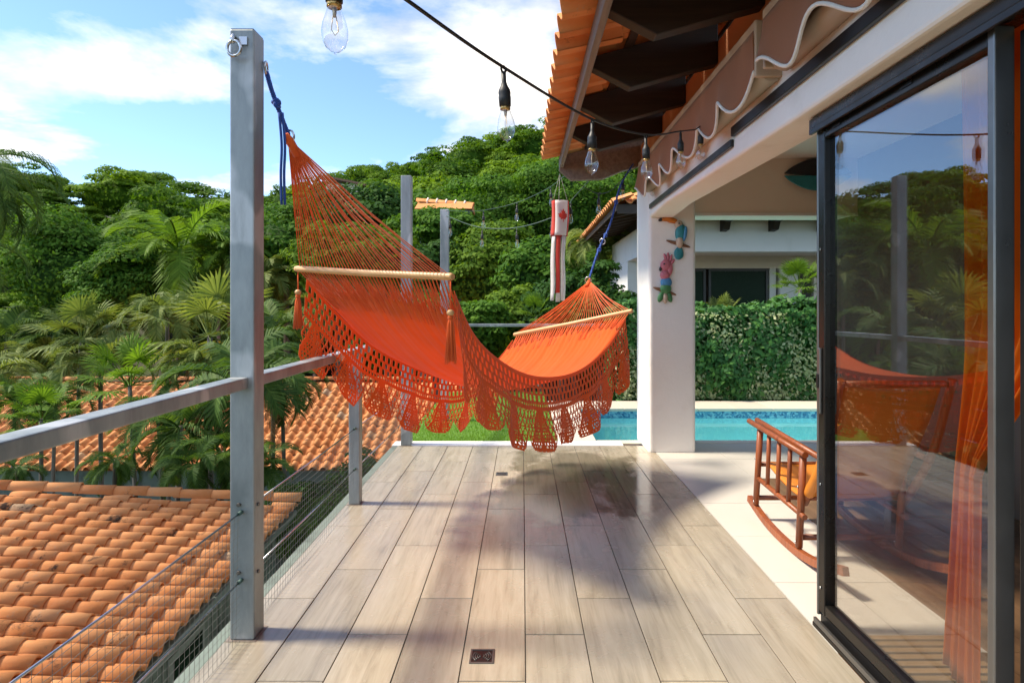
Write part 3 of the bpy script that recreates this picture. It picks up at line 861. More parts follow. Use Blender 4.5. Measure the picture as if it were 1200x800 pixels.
MB().box((1.71, 1.55, 0.0004), (1.74, 2.47, 0.0009)).build('backing_strip', 'dark_metal', mat_)
tb = thing('side_table', 'dark low wooden table seen through the glass door', 'table', (2.35, 3.75, 0))
MB().box((2.05, 3.35, 0.40), (2.70, 4.15, 0.44)).build('table_top', 'table_wood', tb, 0.006)
for a in (2.09, 2.60):
    for b in (3.39, 4.05):
        MB().box((a, b, 0.001), (a + 0.06, b + 0.06, 0.3995)).build('leg', 'table_wood', tb, 0.004)
MB().box((2.12, 3.45, 0.15), (2.63, 4.05, 0.17)).build('shelf', 'table_wood', tb, 0.004)

# pointed teal board high on the cross beam
bd = thing('board_ornament', 'pointed teal and dark board ornament high under the porch ceiling', 'ornament', (2.8, 5.66, 2.6))
def lens_outline(x0, x1, zc, hh_, top=True, n=14):
    up = [(x0 + (x1 - x0) * i / n, zc + hh_ * math.sin(math.pi * i / n) ** 0.8) for i in range(n + 1)]
    lo = [(x0 + (x1 - x0) * i / n, zc - 0.02 * math.sin(math.pi * i / n)) for i in range(n, -1, -1)]
    return up + lo[1:-1]
p = lens_outline(2.48, 3.12, 2.63, 0.14)
MB().prism(p, 5.645, 5.668, 1).build('upper_half', 'paint_black', bd, 0.004)
p = [(x_, 2 * 2.63 - 0.022 - z_) for x_, z_ in lens_outline(2.48, 3.12, 2.63, 0.14)]
MB().prism([(a, min(b, 2.609)) for a, b in p], 5.648, 5.666, 1).build('lower_half', 'paint_teal', bd, 0.004)
MB().box((2.7, 5.667, 2.55), (2.9, 5.699, 2.66)).build('mount', 'paint_brown', bd)

# ------------------------------------------------------------------ railing of galvanised steel
rail = thing('deck_railing', 'galvanised steel deck railing with tall posts, thin cables and netting', 'railing', (-1.165, 2.5, 0))
XP0, XP1 = -1.207, -1.107
def post(x0, y0, w, z1, name='post', cap=True):
    p = MB().box((x0, y0, 0.002), (x0 + w, y0 + w, z1)).build(name, 'galvanised', rail, 0.006)
    if cap: MB().box((x0 + 0.004, y0 + 0.004, z1 + 0.0005), (x0 + w - 0.004, y0 + w - 0.004, z1 + 0.004)).build('cap', 'galvanised', p)
    MB().box((x0 - 0.012, y0 - 0.012, 0.0012), (x0 + w + 0.012, y0 + w + 0.012, 0.0019)).build('base_seal', 'fascia_wood', p)
    return p
RT = 1.085
post1 = post(XP0, 2.464, 0.10, 2.52)
post(XP0 + 0.003, 4.14, 0.076, RT - 0.001, 'short_post', False)
post3 = post(XP0 + 0.01, 5.885, 0.10, 2.66)
post4 = post(-1.003, 7.30, 0.10, 2.555)
post(XP0 + 0.003, 0.76, 0.076, RT - 0.001, 'short_post', False)
post0 = post(XP0, -0.95, 0.10, 2.52)
post(-0.99, 9.66, 0.076, RT - 0.001, 'short_post', False); post(1.42, 9.66, 0.076, RT - 0.001, 'short_post', False)
def rbar(p0, p1): MB().bar(p0, p1, 0.072, 0.048).build('top_rail', 'galvanised', rail, 0.006)
zr = RT - 0.024
rbar((-1.165, -0.849, zr), (-1.165, 2.4635, zr)); rbar((-1.157, 2.5645, zr), (-1.157, 5.884, zr))
rbar((-1.13, 5.99, zr), (-0.97, 7.298, zr)); rbar((-0.953, 7.402, zr), (-0.953, 9.66, zr)); rbar((-0.917, 9.70, zr), (2.6, 9.70, zr))
ys_ = [-0.85, 0.80, 2.51, 4.18, 5.93]
for z in (0.53, 0.25):
    for a, b in zip(ys_, ys_[1:]):
        m = MB(); m.tube([(-1.157, a + 0.04, z), (-1.157, (a + b) / 2, z - 0.006), (-1.157, b - 0.04, z)], 0.004, 6); m.build('cable', 'steel', rail)
        m = MB()
        for ye in (a + 0.055, b - 0.055): m.tube([(-1.157, ye - 0.02, z), (-1.157, ye + 0.02, z)], 0.008, 8)
        m.build('cable_fitting', 'green_cable', rail)
        # netting between the cables and the deck edge
m = MB()
cell, wr = 0.031, 0.0008
z0n, z1n = 0.004, 0.525
def netsheet(ya, yb):
    nz = int((z1n - z0n) / cell)
    yk = ya
    while yk <= yb:
        m.tube([(-1.166 + 0.003 * math.sin(yk * 9), yk, z0n), (-1.160, yk + 0.006 * math.sin(yk * 5), (z0n + z1n) / 2), (-1.157, yk, z1n)], wr, 3, False); yk += cell
    for k in range(nz + 1):
        z = z0n + cell * k
        n_ = 12
        m.tube([(-1.163 + 0.003 * math.sin(i * 1.3 + k), ya + (yb - ya) * i / n_, z + 0.003 * math.sin(i * 2.1 + k * 1.7)) for i in range(n_ + 1)], wr, 3, False)
for a, b in zip(ys_[1:], ys_[2:]): netsheet(a + 0.05, b - 0.05)
o = m.build('netting', 'net_wire', rail); o['kind'] = 'stuff'
# screws on post 1 and the eye bolts
for z in (0.53, 0.25):
    m = MB(); m.tube([(-1.168, 2.4635, z + 0.03), (-1.168, 2.455, z + 0.03)], 0.008, 8); m.build('screw', 'drain_steel', post1)
    m = MB(); m.tube([(-1.107, 2.50, z + 0.02), (-1.100, 2.50, z + 0.02)], 0.008, 8); m.build('screw', 'drain_steel', post1)
m = MB(); m.tube([(-1.178, 2.4635, 2.475), (-1.178, 2.435, 2.480), (-1.178, 2.425, 2.465), (-1.178, 2.428, 2.445)], 0.008, 8); m.torus((-1.172, 2.428, 2.425), 0.030, 0.0065, (0.15, 1, 0.1)); m.box((-1.165, 2.4555, 2.452), (-1.132, 2.4635, 2.485))
m.build('eye_bolt', 'steel', post1)
def ring_hook(parent, c, axis=(0, 1, 0)):
    m = MB(); m.torus(c, 0.022, 0.005, axis); m.build('ring', 'steel', parent)

# ------------------------------------------------------------------ hammock
ham = thing('hammock', 'orange woven hammock with crocheted lace fringe slung across the deck', 'hammock', (-0.1, 4.0, 0.9))
AX0, AXV, PV = Vector((-1.1, 2.57, 0)), Vector((2.09, 3.43, 0)), Vector((0.854, -0.52, 0))
HWID = 0.535
TL = [.145, .20, .275, .36, .46, .55, .635, .719]
ZLk = [1.585, 1.375, 1.145, .99, .865, .85, .925, 1.125]
ZRk = [1.515, 1.235, 1.065, .965, .935, .985, 1.115, 1.335]
def interp(keys, t):
    pts = curve_pts([(a, 0, b) for a, b in zip(TL, keys)], 80)
    for a, b in zip(pts, pts[1:]):
        if t <= b.x + 1e-9: return a.z + (b.z - a.z) * (t - a.x) / max(b.x - a.x, 1e-9)
    return pts[-1].z
ZLt = [interp(ZLk, .145 + .574 * i / 200) for i in range(201)]
ZRt = [interp(ZRk, .145 + .574 * i / 200) for i in range(201)]
def tabl(tab, t):
    f = min(max((t - .145) / .574 * 200, 0), 199.999); i = int(f); return tab[i] + (tab[i + 1] - tab[i]) * (f - i)
def hpos(t, w):
    """point of the bed: t along the axis, w from -1 (rail side) to 1 (house side)"""
    s = (t - .145) / .574
    zl, zr_ = tabl(ZLt, t), tabl(ZRt, t)
    p = AX0 + AXV * t + PV * (w * HWID * (1 - 0.05 * math.sin(math.pi * s)))
    p.z = zl + (zr_ - zl) * (w + 1) / 2 - 0.10 * (1 - w * w) * math.sin(math.pi * s) ** 0.8
    return p
G0, G1 = at(341, 168, 2.66), at(690, 331, 5.36)
T0, T1 = .145, .719
F0, F1 = .164, .693           # where the cloth starts and ends
NA, NW = 110, 72
m = MB(); vs, fs = [], []
for i in range(NA + 1):
    for k in range(NW + 1):
        w = -0.965 + 1.93 * k / NW
        e0 = F0 + 0.007 * math.sin(k * 2.1) + 0.02 * w * w; e1 = F1 - 0.006 * math.sin(k * 1.7) - 0.02 * w * w
        t_ = e0 + (e1 - e0) * i / NA
        p = hpos(t_, w)
        ed = math.exp(-i / 14) + math.exp(-(NA - i) / 14)
        p.z += 0.004 * math.sin(w * 9 + t_ * 20) + 0.003 * math.sin(w * 23 + 2) + ed * 0.007 * math.sin(k * 1.9 + 0.6 * math.sin(i * .3)) + 0.0022 * math.sin(w * 41 + t_ * 33) * math.sin(t_ * 27 + w * 3)
        vs.append(p)
for i in range(NA):
    for k in range(NW):
        a = i * (NW + 1) + k
        fs.append((a, a + 1, a + NW + 2, a + NW + 1))
m.add(vs, fs, True); m.build('bed', 'hammock_cloth', ham, solid=0.004)
def hbar(t_, name):
    a, b = hpos(t_, -1.06), hpos(t_, 1.06)
    a = hpos(t_, -1) + (hpos(t_, -1) - hpos(t_, 1)) * 0.02; b = hpos(t_, 1) + (hpos(t_, 1) - hpos(t_, -1)) * 0.02
    d = b - a
    m = MB(); m.tube([a, a + d * 0.012, a + d * 0.5 + Vector((0, 0, -0.004)), b - d * 0.012, b], [0.015, 0.0175, 0.0175, 0.0175, 0.015], 14)
    return m.build('spreader_bar', 'bar_wood', ham), a, b
bar0, b0a, b0b = hbar(T0, 0); bar1, b1a, b1b = hbar(T1, 1)
NS = 46
def strings(G, ba, bb, t_bar, f_edge, sgn):
    m = MB(); r = 0.0027
    for i in range(NS):
        u = 0.03 + 0.94 * i / (NS - 1)
        p = ba + (bb - ba) * u
        g_ = G + (bb - ba).normalized() * (u - 0.5) * 0.035
        mid = g_ + (p - g_) * 0.5 + Vector((0, 0, -0.012 * math.sin(i * 1.7) - 0.012))
        m.tube([g_, mid, p + Vector((0, 0, 0.014))], r, 4, False)
    m.build('suspension_strings', 'hammock_string', ham)
    m = MB()
    for i in range(NS * 2):
        u = 0.03 + 0.94 * i / (NS * 2 - 1)
        p = ba + (bb - ba) * (0.03 + 0.94 * (i // 2) / (NS - 1))
        for du in (-0.008, 0.010):
            w = -0.955 + 1.91 * min(max(u + du, 0), 1)
            tt = f_edge + 0.016 * sgn * abs(math.sin(i * 1.3)) + sgn * (0.02 * w * w + 0.006)
            q = hpos(tt, w)
            mid = (p + q) / 2 + Vector((0, 0, -0.010 - 0.008 * math.sin(i * 2.3)))
            m.tube([p + Vector((0, 0, -0.012)), mid, q], r, 4, False)
    m.build('end_strings', 'hammock_string', ham)
strings(G0, b0a, b0b, T0, F0, 1); strings(G1, b1a, b1b, T1, F1, -1)
for G, c in ((G0, b0a.lerp(b0b, .5)), (G1, b1a.lerp(b1b, .5))):
    d = (c - G).normalized()
    m = MB(); m.tube([G - d * 0.045, G - d * 0.015, G + d * 0.02, G + d * 0.06], [0.012, 0.020, 0.019, 0.021], 10); m.build('end_loop', 'hammock_string', ham)

# crocheted fringe: cells of the lace cut out of a fine sheet
def lace(w_edge, name, seed):
    n_t = 2400
    pts = [hpos(T0 + 0.012 + (T1 - T0 - 0.03) * i / n_t, w_edge) for i in range(n_t + 1)]
    L = [0.0]
    for a, b in zip(pts, pts[1:]): L.append(L[-1] + (b - a).length)
    tot = L[-1]
    cs = 0.0060
    nu, depth = int(tot / cs), 0.455
    nv = int(depth / cs)
    arr = np.array([tuple(p) for p in pts]); L = np.array(L)
    U = np.linspace(0, tot, nu + 1)
    E = np.stack([np.interp(U, L, arr[:, k]) for k in range(3)], 1)
    out = np.array(PV) * (1 if w_edge > 0 else -1)
    tang = np.gradient(E, axis=0); tang /= np.linalg.norm(tang, axis=1)[:, None]
    Vv = np.arange(nv + 1) * cs
    # rows hang almost plumb, swinging out a little and rippled
    steep = np.clip(np.abs(tang[:, 2]), 0, 1)
    env = np.sin(np.pi * np.clip(U / tot, 0, 1)) ** 0.5
    P = np.zeros((nu + 1, nv + 1, 3))
    rip = 0.020 * np.sin(2 * np.pi * U / 0.60 + seed) + 0.012 * np.sin(2 * np.pi * U / 0.30 + 1.3 * seed)
    for j, v in enumerate(Vv):
        f = v / depth
        P[:, j] = E + out[None] * (0.05 * f + (rip * f ** 1.2)[:, None]) + np.array(AXV / AXV.length)[None] * (0.012 * np.sin(U * 9 + seed) * f)[:, None]
        P[:, j, 2] -= v
    gj = np.random.default_rng(int(seed * 10)); lo_ = gj.normal(0, 1, (nu // 14 + 3, nv // 14 + 3, 3))
    iu_, iv_ = np.arange(nu + 1) / 14, np.arange(nv + 1) / 14
    a0, b0_ = iu_.astype(int), iv_.astype(int); fa, fb = (iu_ - a0)[:, None, None], (iv_ - b0_)[None, :, None]
    sm_ = lambda x_: x_ * x_ * (3 - 2 * x_)
    fa, fb = sm_(fa), sm_(fb)
    nz_ = (lo_[a0][:, b0_] * (1 - fa) + lo_[a0 + 1][:, b0_] * fa) * (1 - fb) + (lo_[a0][:, b0_ + 1] * (1 - fa) + lo_[a0 + 1][:, b0_ + 1] * fa) * fb
    P += nz_ * 0.006 * (Vv / depth)[None, :, None]        # slack, uneven crochet
    per = 0.32
    u = (np.arange(nu) + .5)[:, None] * cs * np.ones((1, nv)); v = (np.arange(nv) + .5)[None] * cs * np.ones((nu, 1))
    keep = np.zeros((nu, nv), bool)
    keep |= v < 0.014
    # trellis of small upright openings, three staggered rows
    tr0, tr1 = 0.014, 0.150
    row = np.floor((v - tr0) / 0.045); inr = (v >= tr0) & (v < tr1)
    fu = np.mod(u + np.where(np.mod(row, 2) > 0, 0.024, 0), 0.048); fv = np.mod(v - tr0, 0.045)
    keep |= inr & ((fu < 0.022) | (fv < 0.012))
    keep |= (v >= 0.150) & (v < 0.162)
    # fine net band
    def net(a, h, s1):
        da = np.mod(u + v * 0.55, a); db = np.mod(u - v * 0.55, a)
        return (da < h) | (db < h) | (np.mod(v, s1) < h * 0.7)
    keep |= (v >= 0.162) & (v < 0.190) & net(0.024, 0.0085, 0.03)
    keep |= (v >= 0.186) & (v < 0.196)
    # fans
    ph = np.mod(u + seed * 0.05, per) / per - 0.5
    vb = 0.325 + 0.115 * np.clip(1 - (np.abs(ph) / 0.5) ** 3.6, 0, 1) + 0.007 * np.abs(np.sin(u * 2 * np.pi / 0.030)) + 0.018 * np.sin(np.floor((u + seed * .05) / per) * 2.3 + seed)
    fd = (v - 0.194) / (0.445 - 0.194)
    half = 0.045 + 0.33 * np.clip(fd, 0, 1)
    inf = (v >= 0.194) & (v < vb)
    infan = inf & (np.abs(ph) < half)
    edge = inf & (np.abs(np.abs(ph) - half) < 0.030)
    keep |= edge
    ang = ph / np.maximum(half, 1e-3)
    ray = np.abs(np.mod(ang * 4.0 + 0.5 * np.mod(np.floor(v / 0.020), 2), 1.0) - 0.5) < 0.27
    rowl = np.mod(v, 0.020) < 0.0095
    keep |= infan & (ray | rowl)
    keep |= inf & ~infan & net(0.042, 0.0085, 0.05)
    keep |= inf & (vb - v < 0.013)
    keep |= infan & (np.abs(ph) < 0.03 + 0.015 * fd)
    idx = np.arange((nu + 1) * (nv + 1)).reshape(nu + 1, nv + 1)
    q = np.stack([idx[:-1, :-1], idx[1:, :-1], idx[1:, 1:], idx[:-1, 1:]], -1)[keep]
    used = np.unique(q); remap = np.full(idx.size, -1); remap[used] = np.arange(len(used))
    V = P.reshape(-1, 3)[used] - np.array(org(ham))
    o = link(name, np_mesh(name, V, remap[q], 'hammock_lace', True), ham)
    mods(o, 0, 0.003)
    return o
lace(-0.985, 'lace_fringe', 1.0); lace(0.985, 'lace_fringe', 2.6)
# tassels with wooden beads at the ends of the near bar
def tassel(p, L1, L2):
    m = MB(); m.tube([p, p - Vector((0, 0, L1))], 0.004, 5)
    q = p - Vector((0, 0, L1 + 0.012))
    t_ = m.build('tassel_cord', 'hammock_string', ham)
    b = MB(); b.ell(q, (0.018, 0.018, 0.016)); b.build('bead', 'bar_wood', t_)
    m = MB()
    rr = random.Random(int(abs(p.x) * 1000))
    for k in range(30):
        a = rr.uniform(0, 6.28); r_ = 0.026 * math.sqrt(rr.random())
        m.tube([q + Vector((0, 0, -0.012)), q + Vector((0.5 * r_ * math.cos(a), 0.5 * r_ * math.sin(a), -0.05)), q + Vector((r_ * math.cos(a), r_ * math.sin(a), -L2 * rr.uniform(.88, 1)))], 0.0042, 4)
    m.ell(q - Vector((0, 0, 0.022)), (0.014, 0.014, 0.016))
    m.build('tassel', 'hammock_string', t_)
tassel(b0a + Vector((0.012, 0, -0.015)), 0.105, 0.21); tassel(b0b + Vector((-0.012, 0, -0.015)), 0.14, 0.24)
# ropes
def rope(label, keys, knots, name='hammock_rope', tail=None, rings=()):
    t_ = thing(name, label, 'rope', keys[0])
    pts = curve_pts(keys, 60)
    m = MB()
    for ph in (0, 2.09, 4.19):
        m.tube([p + Vector((0.0055 * math.cos(i * 0.9 + ph), 0.0055 * math.sin(i * 0.9 + ph), 0)) for i, p in enumerate(pts)], 0.006, 5)
    m.build('strand', 'blue_rope', t_)
    for k in knots:
        m = MB()
        kp = pts[int(k * 60)]
        rr = random.Random(int(k * 99))
        for j in range(4):
            m.torus(kp + Vector((rr.uniform(-.006, .006), rr.uniform(-.006, .006), rr.uniform(-.015, .015))), 0.012, 0.008, (rr.uniform(-1, 1), rr.uniform(-1, 1), rr.uniform(.3, 1)), 10)
        m.build('knot', 'blue_rope', t_)
    if tail:
        m = MB()
        for dx in (0, 0.013): m.tube([Vector(p) + Vector((dx, 0.3 * dx, 0)) for p in curve_pts(tail, 16)], 0.006, 5)
        m.build('rope_tail', 'blue_rope', t_)
    for c, ax in rings:
        m = MB(); m.torus(c, 0.026, 0.005, ax); m.build('ring', 'steel', t_)
    return t_
rp = rope('blue rope tying the hammock to the tall steel post', [at(312, 84, 2.58), at(318, 105, 2.60), at(327, 130, 2.63), at(338, 158, 2.655)], (0.55,), tail=[at(327, 132, 2.62), at(330, 170, 2.62), at(329, 205, 2.62), at(330, 240, 2.62)], rings=[(at(340, 160, 2.66), (0.6, 1, 0.2)), (at(312, 80, 2.575), (1, 0.2, 0))])
rope('blue knotted rope holding the far end of the hammock under the eave', [at(742, 192, 5.9), at(727, 218, 5.8), at(716, 260, 5.65), at(702, 292, 5.5), at(691, 325, 5.38)], (0.38, 0.62, 0.75), rings=[(at(706, 283, 5.53), (0.5, 1, 0.2)), (at(689, 328, 5.36), (0.4, 1, 0.2))])

# ------------------------------------------------------------------ floor drains
def drain(label, x, y):
    t_ = thing('floor_drain', label, 'drain', (x, y, 0), 'floor drains in the deck')
    s = 0.048
    m = MB()
    for a, b in (((-s, -s), (s, -s + .008)), ((-s, s - .008), (s, s)), ((-s, -s + .0081), (-s + .008, s - .0081)), ((s - .008, -s + .0081), (s, s - .0081))):
        m.box((x + a[0], y + a[1], 0.0002), (x + b[0], y + b[1], 0.0035))
    m.build('rim', 'drain_steel', t_, 0.001)
    MB().box((x - s + .0082, y - s + .0082, 0.0002), (x + s - .0082, y + s - .0082, 0.0009)).build('well', 'dark_metal', t_)
    for k in range(4):
        r_ = 0.009 + k * 0.009
        m = MB()
        for a0 in (R(-50), R(130)):
            m.tube([(x + r_ * math.cos(a0 + R(100) * i / 8), y + r_ * math.sin(a0 + R(100) * i / 8), 0.002) for i in range(9)], 0.0022, 4)
        m.build('grate_bar', 'drain_steel', t_)
drain('square metal floor drain nearest the camera on the deck', -0.158, 2.352)
drain('small square floor drain under the hammock', -0.168, 4.90)

# ------------------------------------------------------------------ rocking chair
rc = thing('rocking_chair', 'red-brown wooden rocking chair with orange leather behind the glass door', 'rocking chair', (1.75, 3.5, 0))
def rod(name, p0, p1, r, mat='chair_wood', par=None, n=10): 
    m = MB(); m.tube([p0, p1], r, n); return m.build(name, mat, par or rc)
def chair_side(x):
    rk = [(x, 3.98, 0.10), (x, 3.72, 0.043), (x, 3.40, 0.024), (x, 3.10, 0.052), (x, 2.80, 0.135)]
    m = MB(); pp = curve_pts(rk, 22)
    for a, b in zip(pp, pp[1:]): m.bar(a, b + (b - a) * 0.06, 0.034, 0.042)
    m.build('rocker', 'chair_wood', rc, 0.003)
    A0, A1 = Vector((x - 0.005, 3.86, 0.10)), Vector((x + 0.0, 3.80, 0.60))
    B0, B1 = Vector((x + 0.0, 3.27, 0.06)), Vector((x + 0.0, 3.22, 0.585))
    rod('leg', A0, A1, 0.019); rod('leg', B0, B1, 0.019)
    arm = MB(); arm.tube([(x - 0.022, 3.93, 0.622), (x - 0.022, 3.15, 0.592)], 0.017, 10); arm.tube([(x + 0.030, 3.93, 0.628), (x + 0.030, 3.05, 0.590)], 0.017, 10)
    arm.build('armrest', 'chair_wood', rc)
    rod('stretcher', (x, 3.86, 0.275), (x, 3.20, 0.245), 0.015)
    for k in range(3):
        f = (k + 1) / 4
        rod('spindle', (x, 3.835 - 0.58 * f, 0.265), (x, 3.81 - 0.58 * f, 0.60), 0.0125)
    for p in ((x - 0.021, 3.855, 0.12), (x - 0.021, 3.27, 0.09), (x - 0.021, 3.83, 0.40), (x - 0.021, 3.24, 0.40)):
        m = MB(); m.ell(p, (0.005, 0.007, 0.007), 0, 8, 6); m.build('bolt', 'steel', rc)
    m = MB(); m.tube(curve_pts([(x + 0.03, 3.27, 0.30), (x + 0.03, 3.05, 0.62), (x + 0.03, 2.90, 1.02)], 12), 0.021, 10); m.build('back_post', 'chair_wood', rc)
xs0, xs1 = 1.515, 2.06
chair_side(xs0); chair_side(xs1)
for y_, z_ in ((3.85, 0.36), (3.27, 0.33), (3.86, 0.14), (3.28, 0.11)):
    rod('cross_bar', (xs0 + 0.01, y_, z_), (xs1 - 0.01, y_, z_ - 0.0), 0.016)
rod('cross_bar', (xs0 + 0.03, 2.905, 1.0), (xs1 - 0.0, 2.905, 1.0), 0.016)
def sling(name, keys, thick):
    vs, fs = [], []
    pk = curve_pts(keys, 16)
    for i, p in enumerate(pk):
        for k in range(9):
            f = k / 8
            vs.append((xs0 + 0.055 + (xs1 - xs0 - 0.075) * f, p.y, p.z - 0.02 * math.sin(math.pi * f)))
    for i in range(16):
        for k in range(8):
            a = i * 9 + k; fs.append((a, a + 1, a + 10, a + 9))
    m = MB(); m.add(vs, fs, True); return m.build(name, 'chair_leather', rc, solid=thick)
sling('seat', [(0, 3.84, 0.375), (0, 3.62, 0.325), (0, 3.42, 0.305), (0, 3.28, 0.335)], 0.012)
sling('backrest', [(0, 3.27, 0.335), (0, 3.14, 0.55), (0, 2.99, 0.82), (0, 2.91, 1.0)], 0.012)
m = MB(); m.tube(curve_pts([(xs0 + 0.035, 3.245, 0.345), (xs0 + 0.03, 3.10, 0.52), (xs0 + 0.035, 2.96, 0.80)], 14), [0.016] + [0.030] * 13 + [0.024], 12); m.build('leather_roll', 'chair_leather', rc)

# ------------------------------------------------------------------ painted birds on the column
def bird(name, label, parts, loc):
    t_ = thing(name, label, 'wall ornament', loc, 'painted birds hung on the column')
    for nm, mt, items in parts:
        m = MB()
        for (x_, y_, rx, rz, rot, ry) in items:
            c = at(x_, y_, 5.60)
            m.ell((c.x, 5.617 - ry * 0.75, c.z), (rx * 0.008, ry, rz * 0.008), R(rot), 14, 10)
        m.build(nm, mt, t_)
bird('toucan_ornament', 'painted toucan with long orange beak, upper of the two birds on the column', [
    ('perch', 'paint_brown', [(795, 285.5, 15, 2.2, 16, .012)]),
    ('beak', 'paint_orange', [(787, 258, 8.5, 3.3, 14, .016), (781, 256.6, 6, 2.6, -4, .013)]),
    ('beak_tip', 'paint_black', [(774.5, 257.3, 3.0, 1.9, -24, .010)]),
    ('head', 'paint_cream', [(795.5, 263.5, 5.0, 5.4, 0, .024)]),
    ('body', 'paint_teal', [(797.5, 273, 6.6, 10.5, 6, .032)]),
    ('breast', 'paint_cream', [(796, 284, 4.4, 7.0, 0, .036)]),
    ('wing', 'paint_blue', [(802.0, 274, 2.8, 9, 8, .034)]),
    ('eye', 'paint_black', [(795.0, 262.2, 1.0, 1.0, 0, .040)]),
    ('tail', 'paint_teal', [(795, 297.5, 5.2, 7.0, -6, .020), (797, 295, 4, 8, -12, .018)])], (1.4, 5.61, 2.0))
bird('parrot_ornament', 'painted pink crested parrot, lower of the two birds on the column', [
    ('perch', 'paint_brown', [(779, 341, 14.5, 2.2, 18, .012)]),
    ('crest', 'paint_pink', [(780, 302, 1.8, 5.5, -18, .012), (783, 301.5, 1.8, 6, 2, .012), (786, 303, 1.8, 5.5, 18, .012), (788, 307, 1.8, 4.5, 38, .012)]),
    ('head', 'paint_pink', [(780, 311, 6.4, 7.2, 0, .028), (784.5, 316, 4, 8, 10, .024)]),
    ('beak', 'paint_black', [(774.2, 315, 1.9, 2.8, 10, .020)]),
    ('breast', 'paint_pink', [(779, 322.5, 5.8, 6.0, 0, .032)]),
    ('body', 'paint_blue', [(780.5, 331, 6.8, 6.5, 0, .032)]),
    ('belly', 'paint_green', [(780, 338, 6.6, 6.0, 0, .034)]),
    ('tail', 'paint_green', [(774.5, 347.5, 3.2, 7.0, 20, .018), (784.5, 347.5, 3.2, 7.0, -16, .018)]),
    ('tail_feather', 'paint_cream', [(779.5, 349, 3.0, 6.6, 0, .022)]),
    ('eye', 'paint_black', [(777.5, 309.5, 1.0, 1.0, 0, .042)])], (1.35, 5.61, 1.6))

# ------------------------------------------------------------------ string lights
def bulb_meshes():
    s = MB(); s.lathe([(0.0, 0.0), (0.007, -0.001), (0.007, -0.03), (0.011, -0.042), (0.0165, -0.052), (0.0175, -0.060), (0.0165, -0.066), (0.0175, -0.072), (0.0165, -0.096), (0.0, -0.097)], (0, 0, 0), 14)
    s.torus((0, 0, 0.006), 0.009, 0.0035, (0.4, 1, 0), 10)
    cap = MB(); cap.lathe([(0.0, -0.0965), (0.0145, -0.0972), (0.0145, -0.106), (0.0, -0.108)], (0, 0, 0), 12)
    g_ = MB(); g_.lathe([(0.0125, -0.106), (0.0165, -0.118), (0.0225, -0.136), (0.0255, -0.152), (0.0245, -0.168), (0.0185, -0.182), (0.009, -0.190), (0.003, -0.192), (0.0025, -0.196), (0.0, -0.198)], (0, 0, 0), 18)
    f = MB(); f.tube([(0, 0, -0.107), (0.0, 0, -0.125)], [0.005, 0.003], 6)
    f.tube([(-0.003, 0, -0.122), (-0.007, 0, -0.150), (0.0, 0, -0.160), (0.007, 0, -0.150), (0.003, 0, -0.122)], 0.0009, 4)
    return s.mesh('socket', 'black_rubber'), cap.mesh('cap', 'brass'), g_.mesh('bulb', 'bulb_glass'), f.mesh('filament', 'filament')
BM = bulb_meshes()
def string_light(label, keys, bulbs, cable='black_rubber', r=0.0045, drop=0.0):
    t_ = thing('string_light', label, 'string light', keys[0], 'outdoor string lights')
    pts = curve_pts(keys, 90)
    m = MB(); m.tube(pts, r, 6); m.build('cable', cable, t_)
    for b in bulbs:
        c = pts[int(b * 90)] if not isinstance(b, Vector) else min(pts, key=lambda p: (p - b).length)
        if drop:
            m = MB(); m.tube([c, c - Vector((0, 0, drop + 0.01))], 0.003, 5); m.build('lead', cable, t_)
        s = link('socket', BM[0], t_, c - Vector((0, 0, 0.012 + drop)))
        s.rotation_euler = (rng.uniform(-.05, .05), rng.uniform(-.05, .05), rng.uniform(0, 6))
        for nm, me in zip(('cap', 'bulb', 'filament'), BM[1:]):
            link(nm, me, s, org(s))
s1 = [(-1.15, -0.85, 2.46), (-0.85, 0.2, 2.22), at(378, -74, 1.13), at(475, -1, 1.30), at(590, 79, 1.67), at(696, 141, 2.25), at(759, 158, 2.70), at(797, 154, 3.24), at(815, 152, 3.50)]
bl = [at(378, -74, 1.13), at(592, 80, 1.67), at(695, 140, 2.25), at(759, 158, 2.70), at(797, 154, 3.24)]
string_light('black string light cable with clear bulbs crossing overhead to the awning', s1, bl)
string_light('string light cable sagging from the far steel post to the tiled eave', [at(523, 253, 7.29), at(556, 265, 7.1), at(590, 268, 6.9), at(623, 263, 6.6), at(656, 250, 6.4), at(672, 232, 6.22), at(690, 212, 6.2)], (0.03, 0.22, 0.42, 0.62, 0.8), 'green_cable', 0.005, 0.03)
string_light('higher string light strand between the far steel post and the eave corner', [at(523, 247, 7.29), at(562, 247, 7.3), at(604, 238, 7.2), at(640, 222, 6.8), at(662, 206, 6.22)], (0.28, 0.52, 0.8), 'green_cable', 0.0035, 0.02)
string_light('short string light strand hanging under the far end of the eave', [at(676, 214, 6.16), at(698, 226, 6.15), at(715, 224, 6.0), at(733, 206, 5.8), at(746, 196, 5.6)], (0.30, 0.72), 'black_rubber', 0.004, 0.01)
string_light('last bulbs of the string light strand under the brown awning', [at(815, 152, 3.5), at(822, 148, 3.7), at(800, 170, 4.3), at(770, 200, 5.2), at(757, 205, 5.5)], (0.15, 0.85), 'black_rubber', 0.004, 0.0)

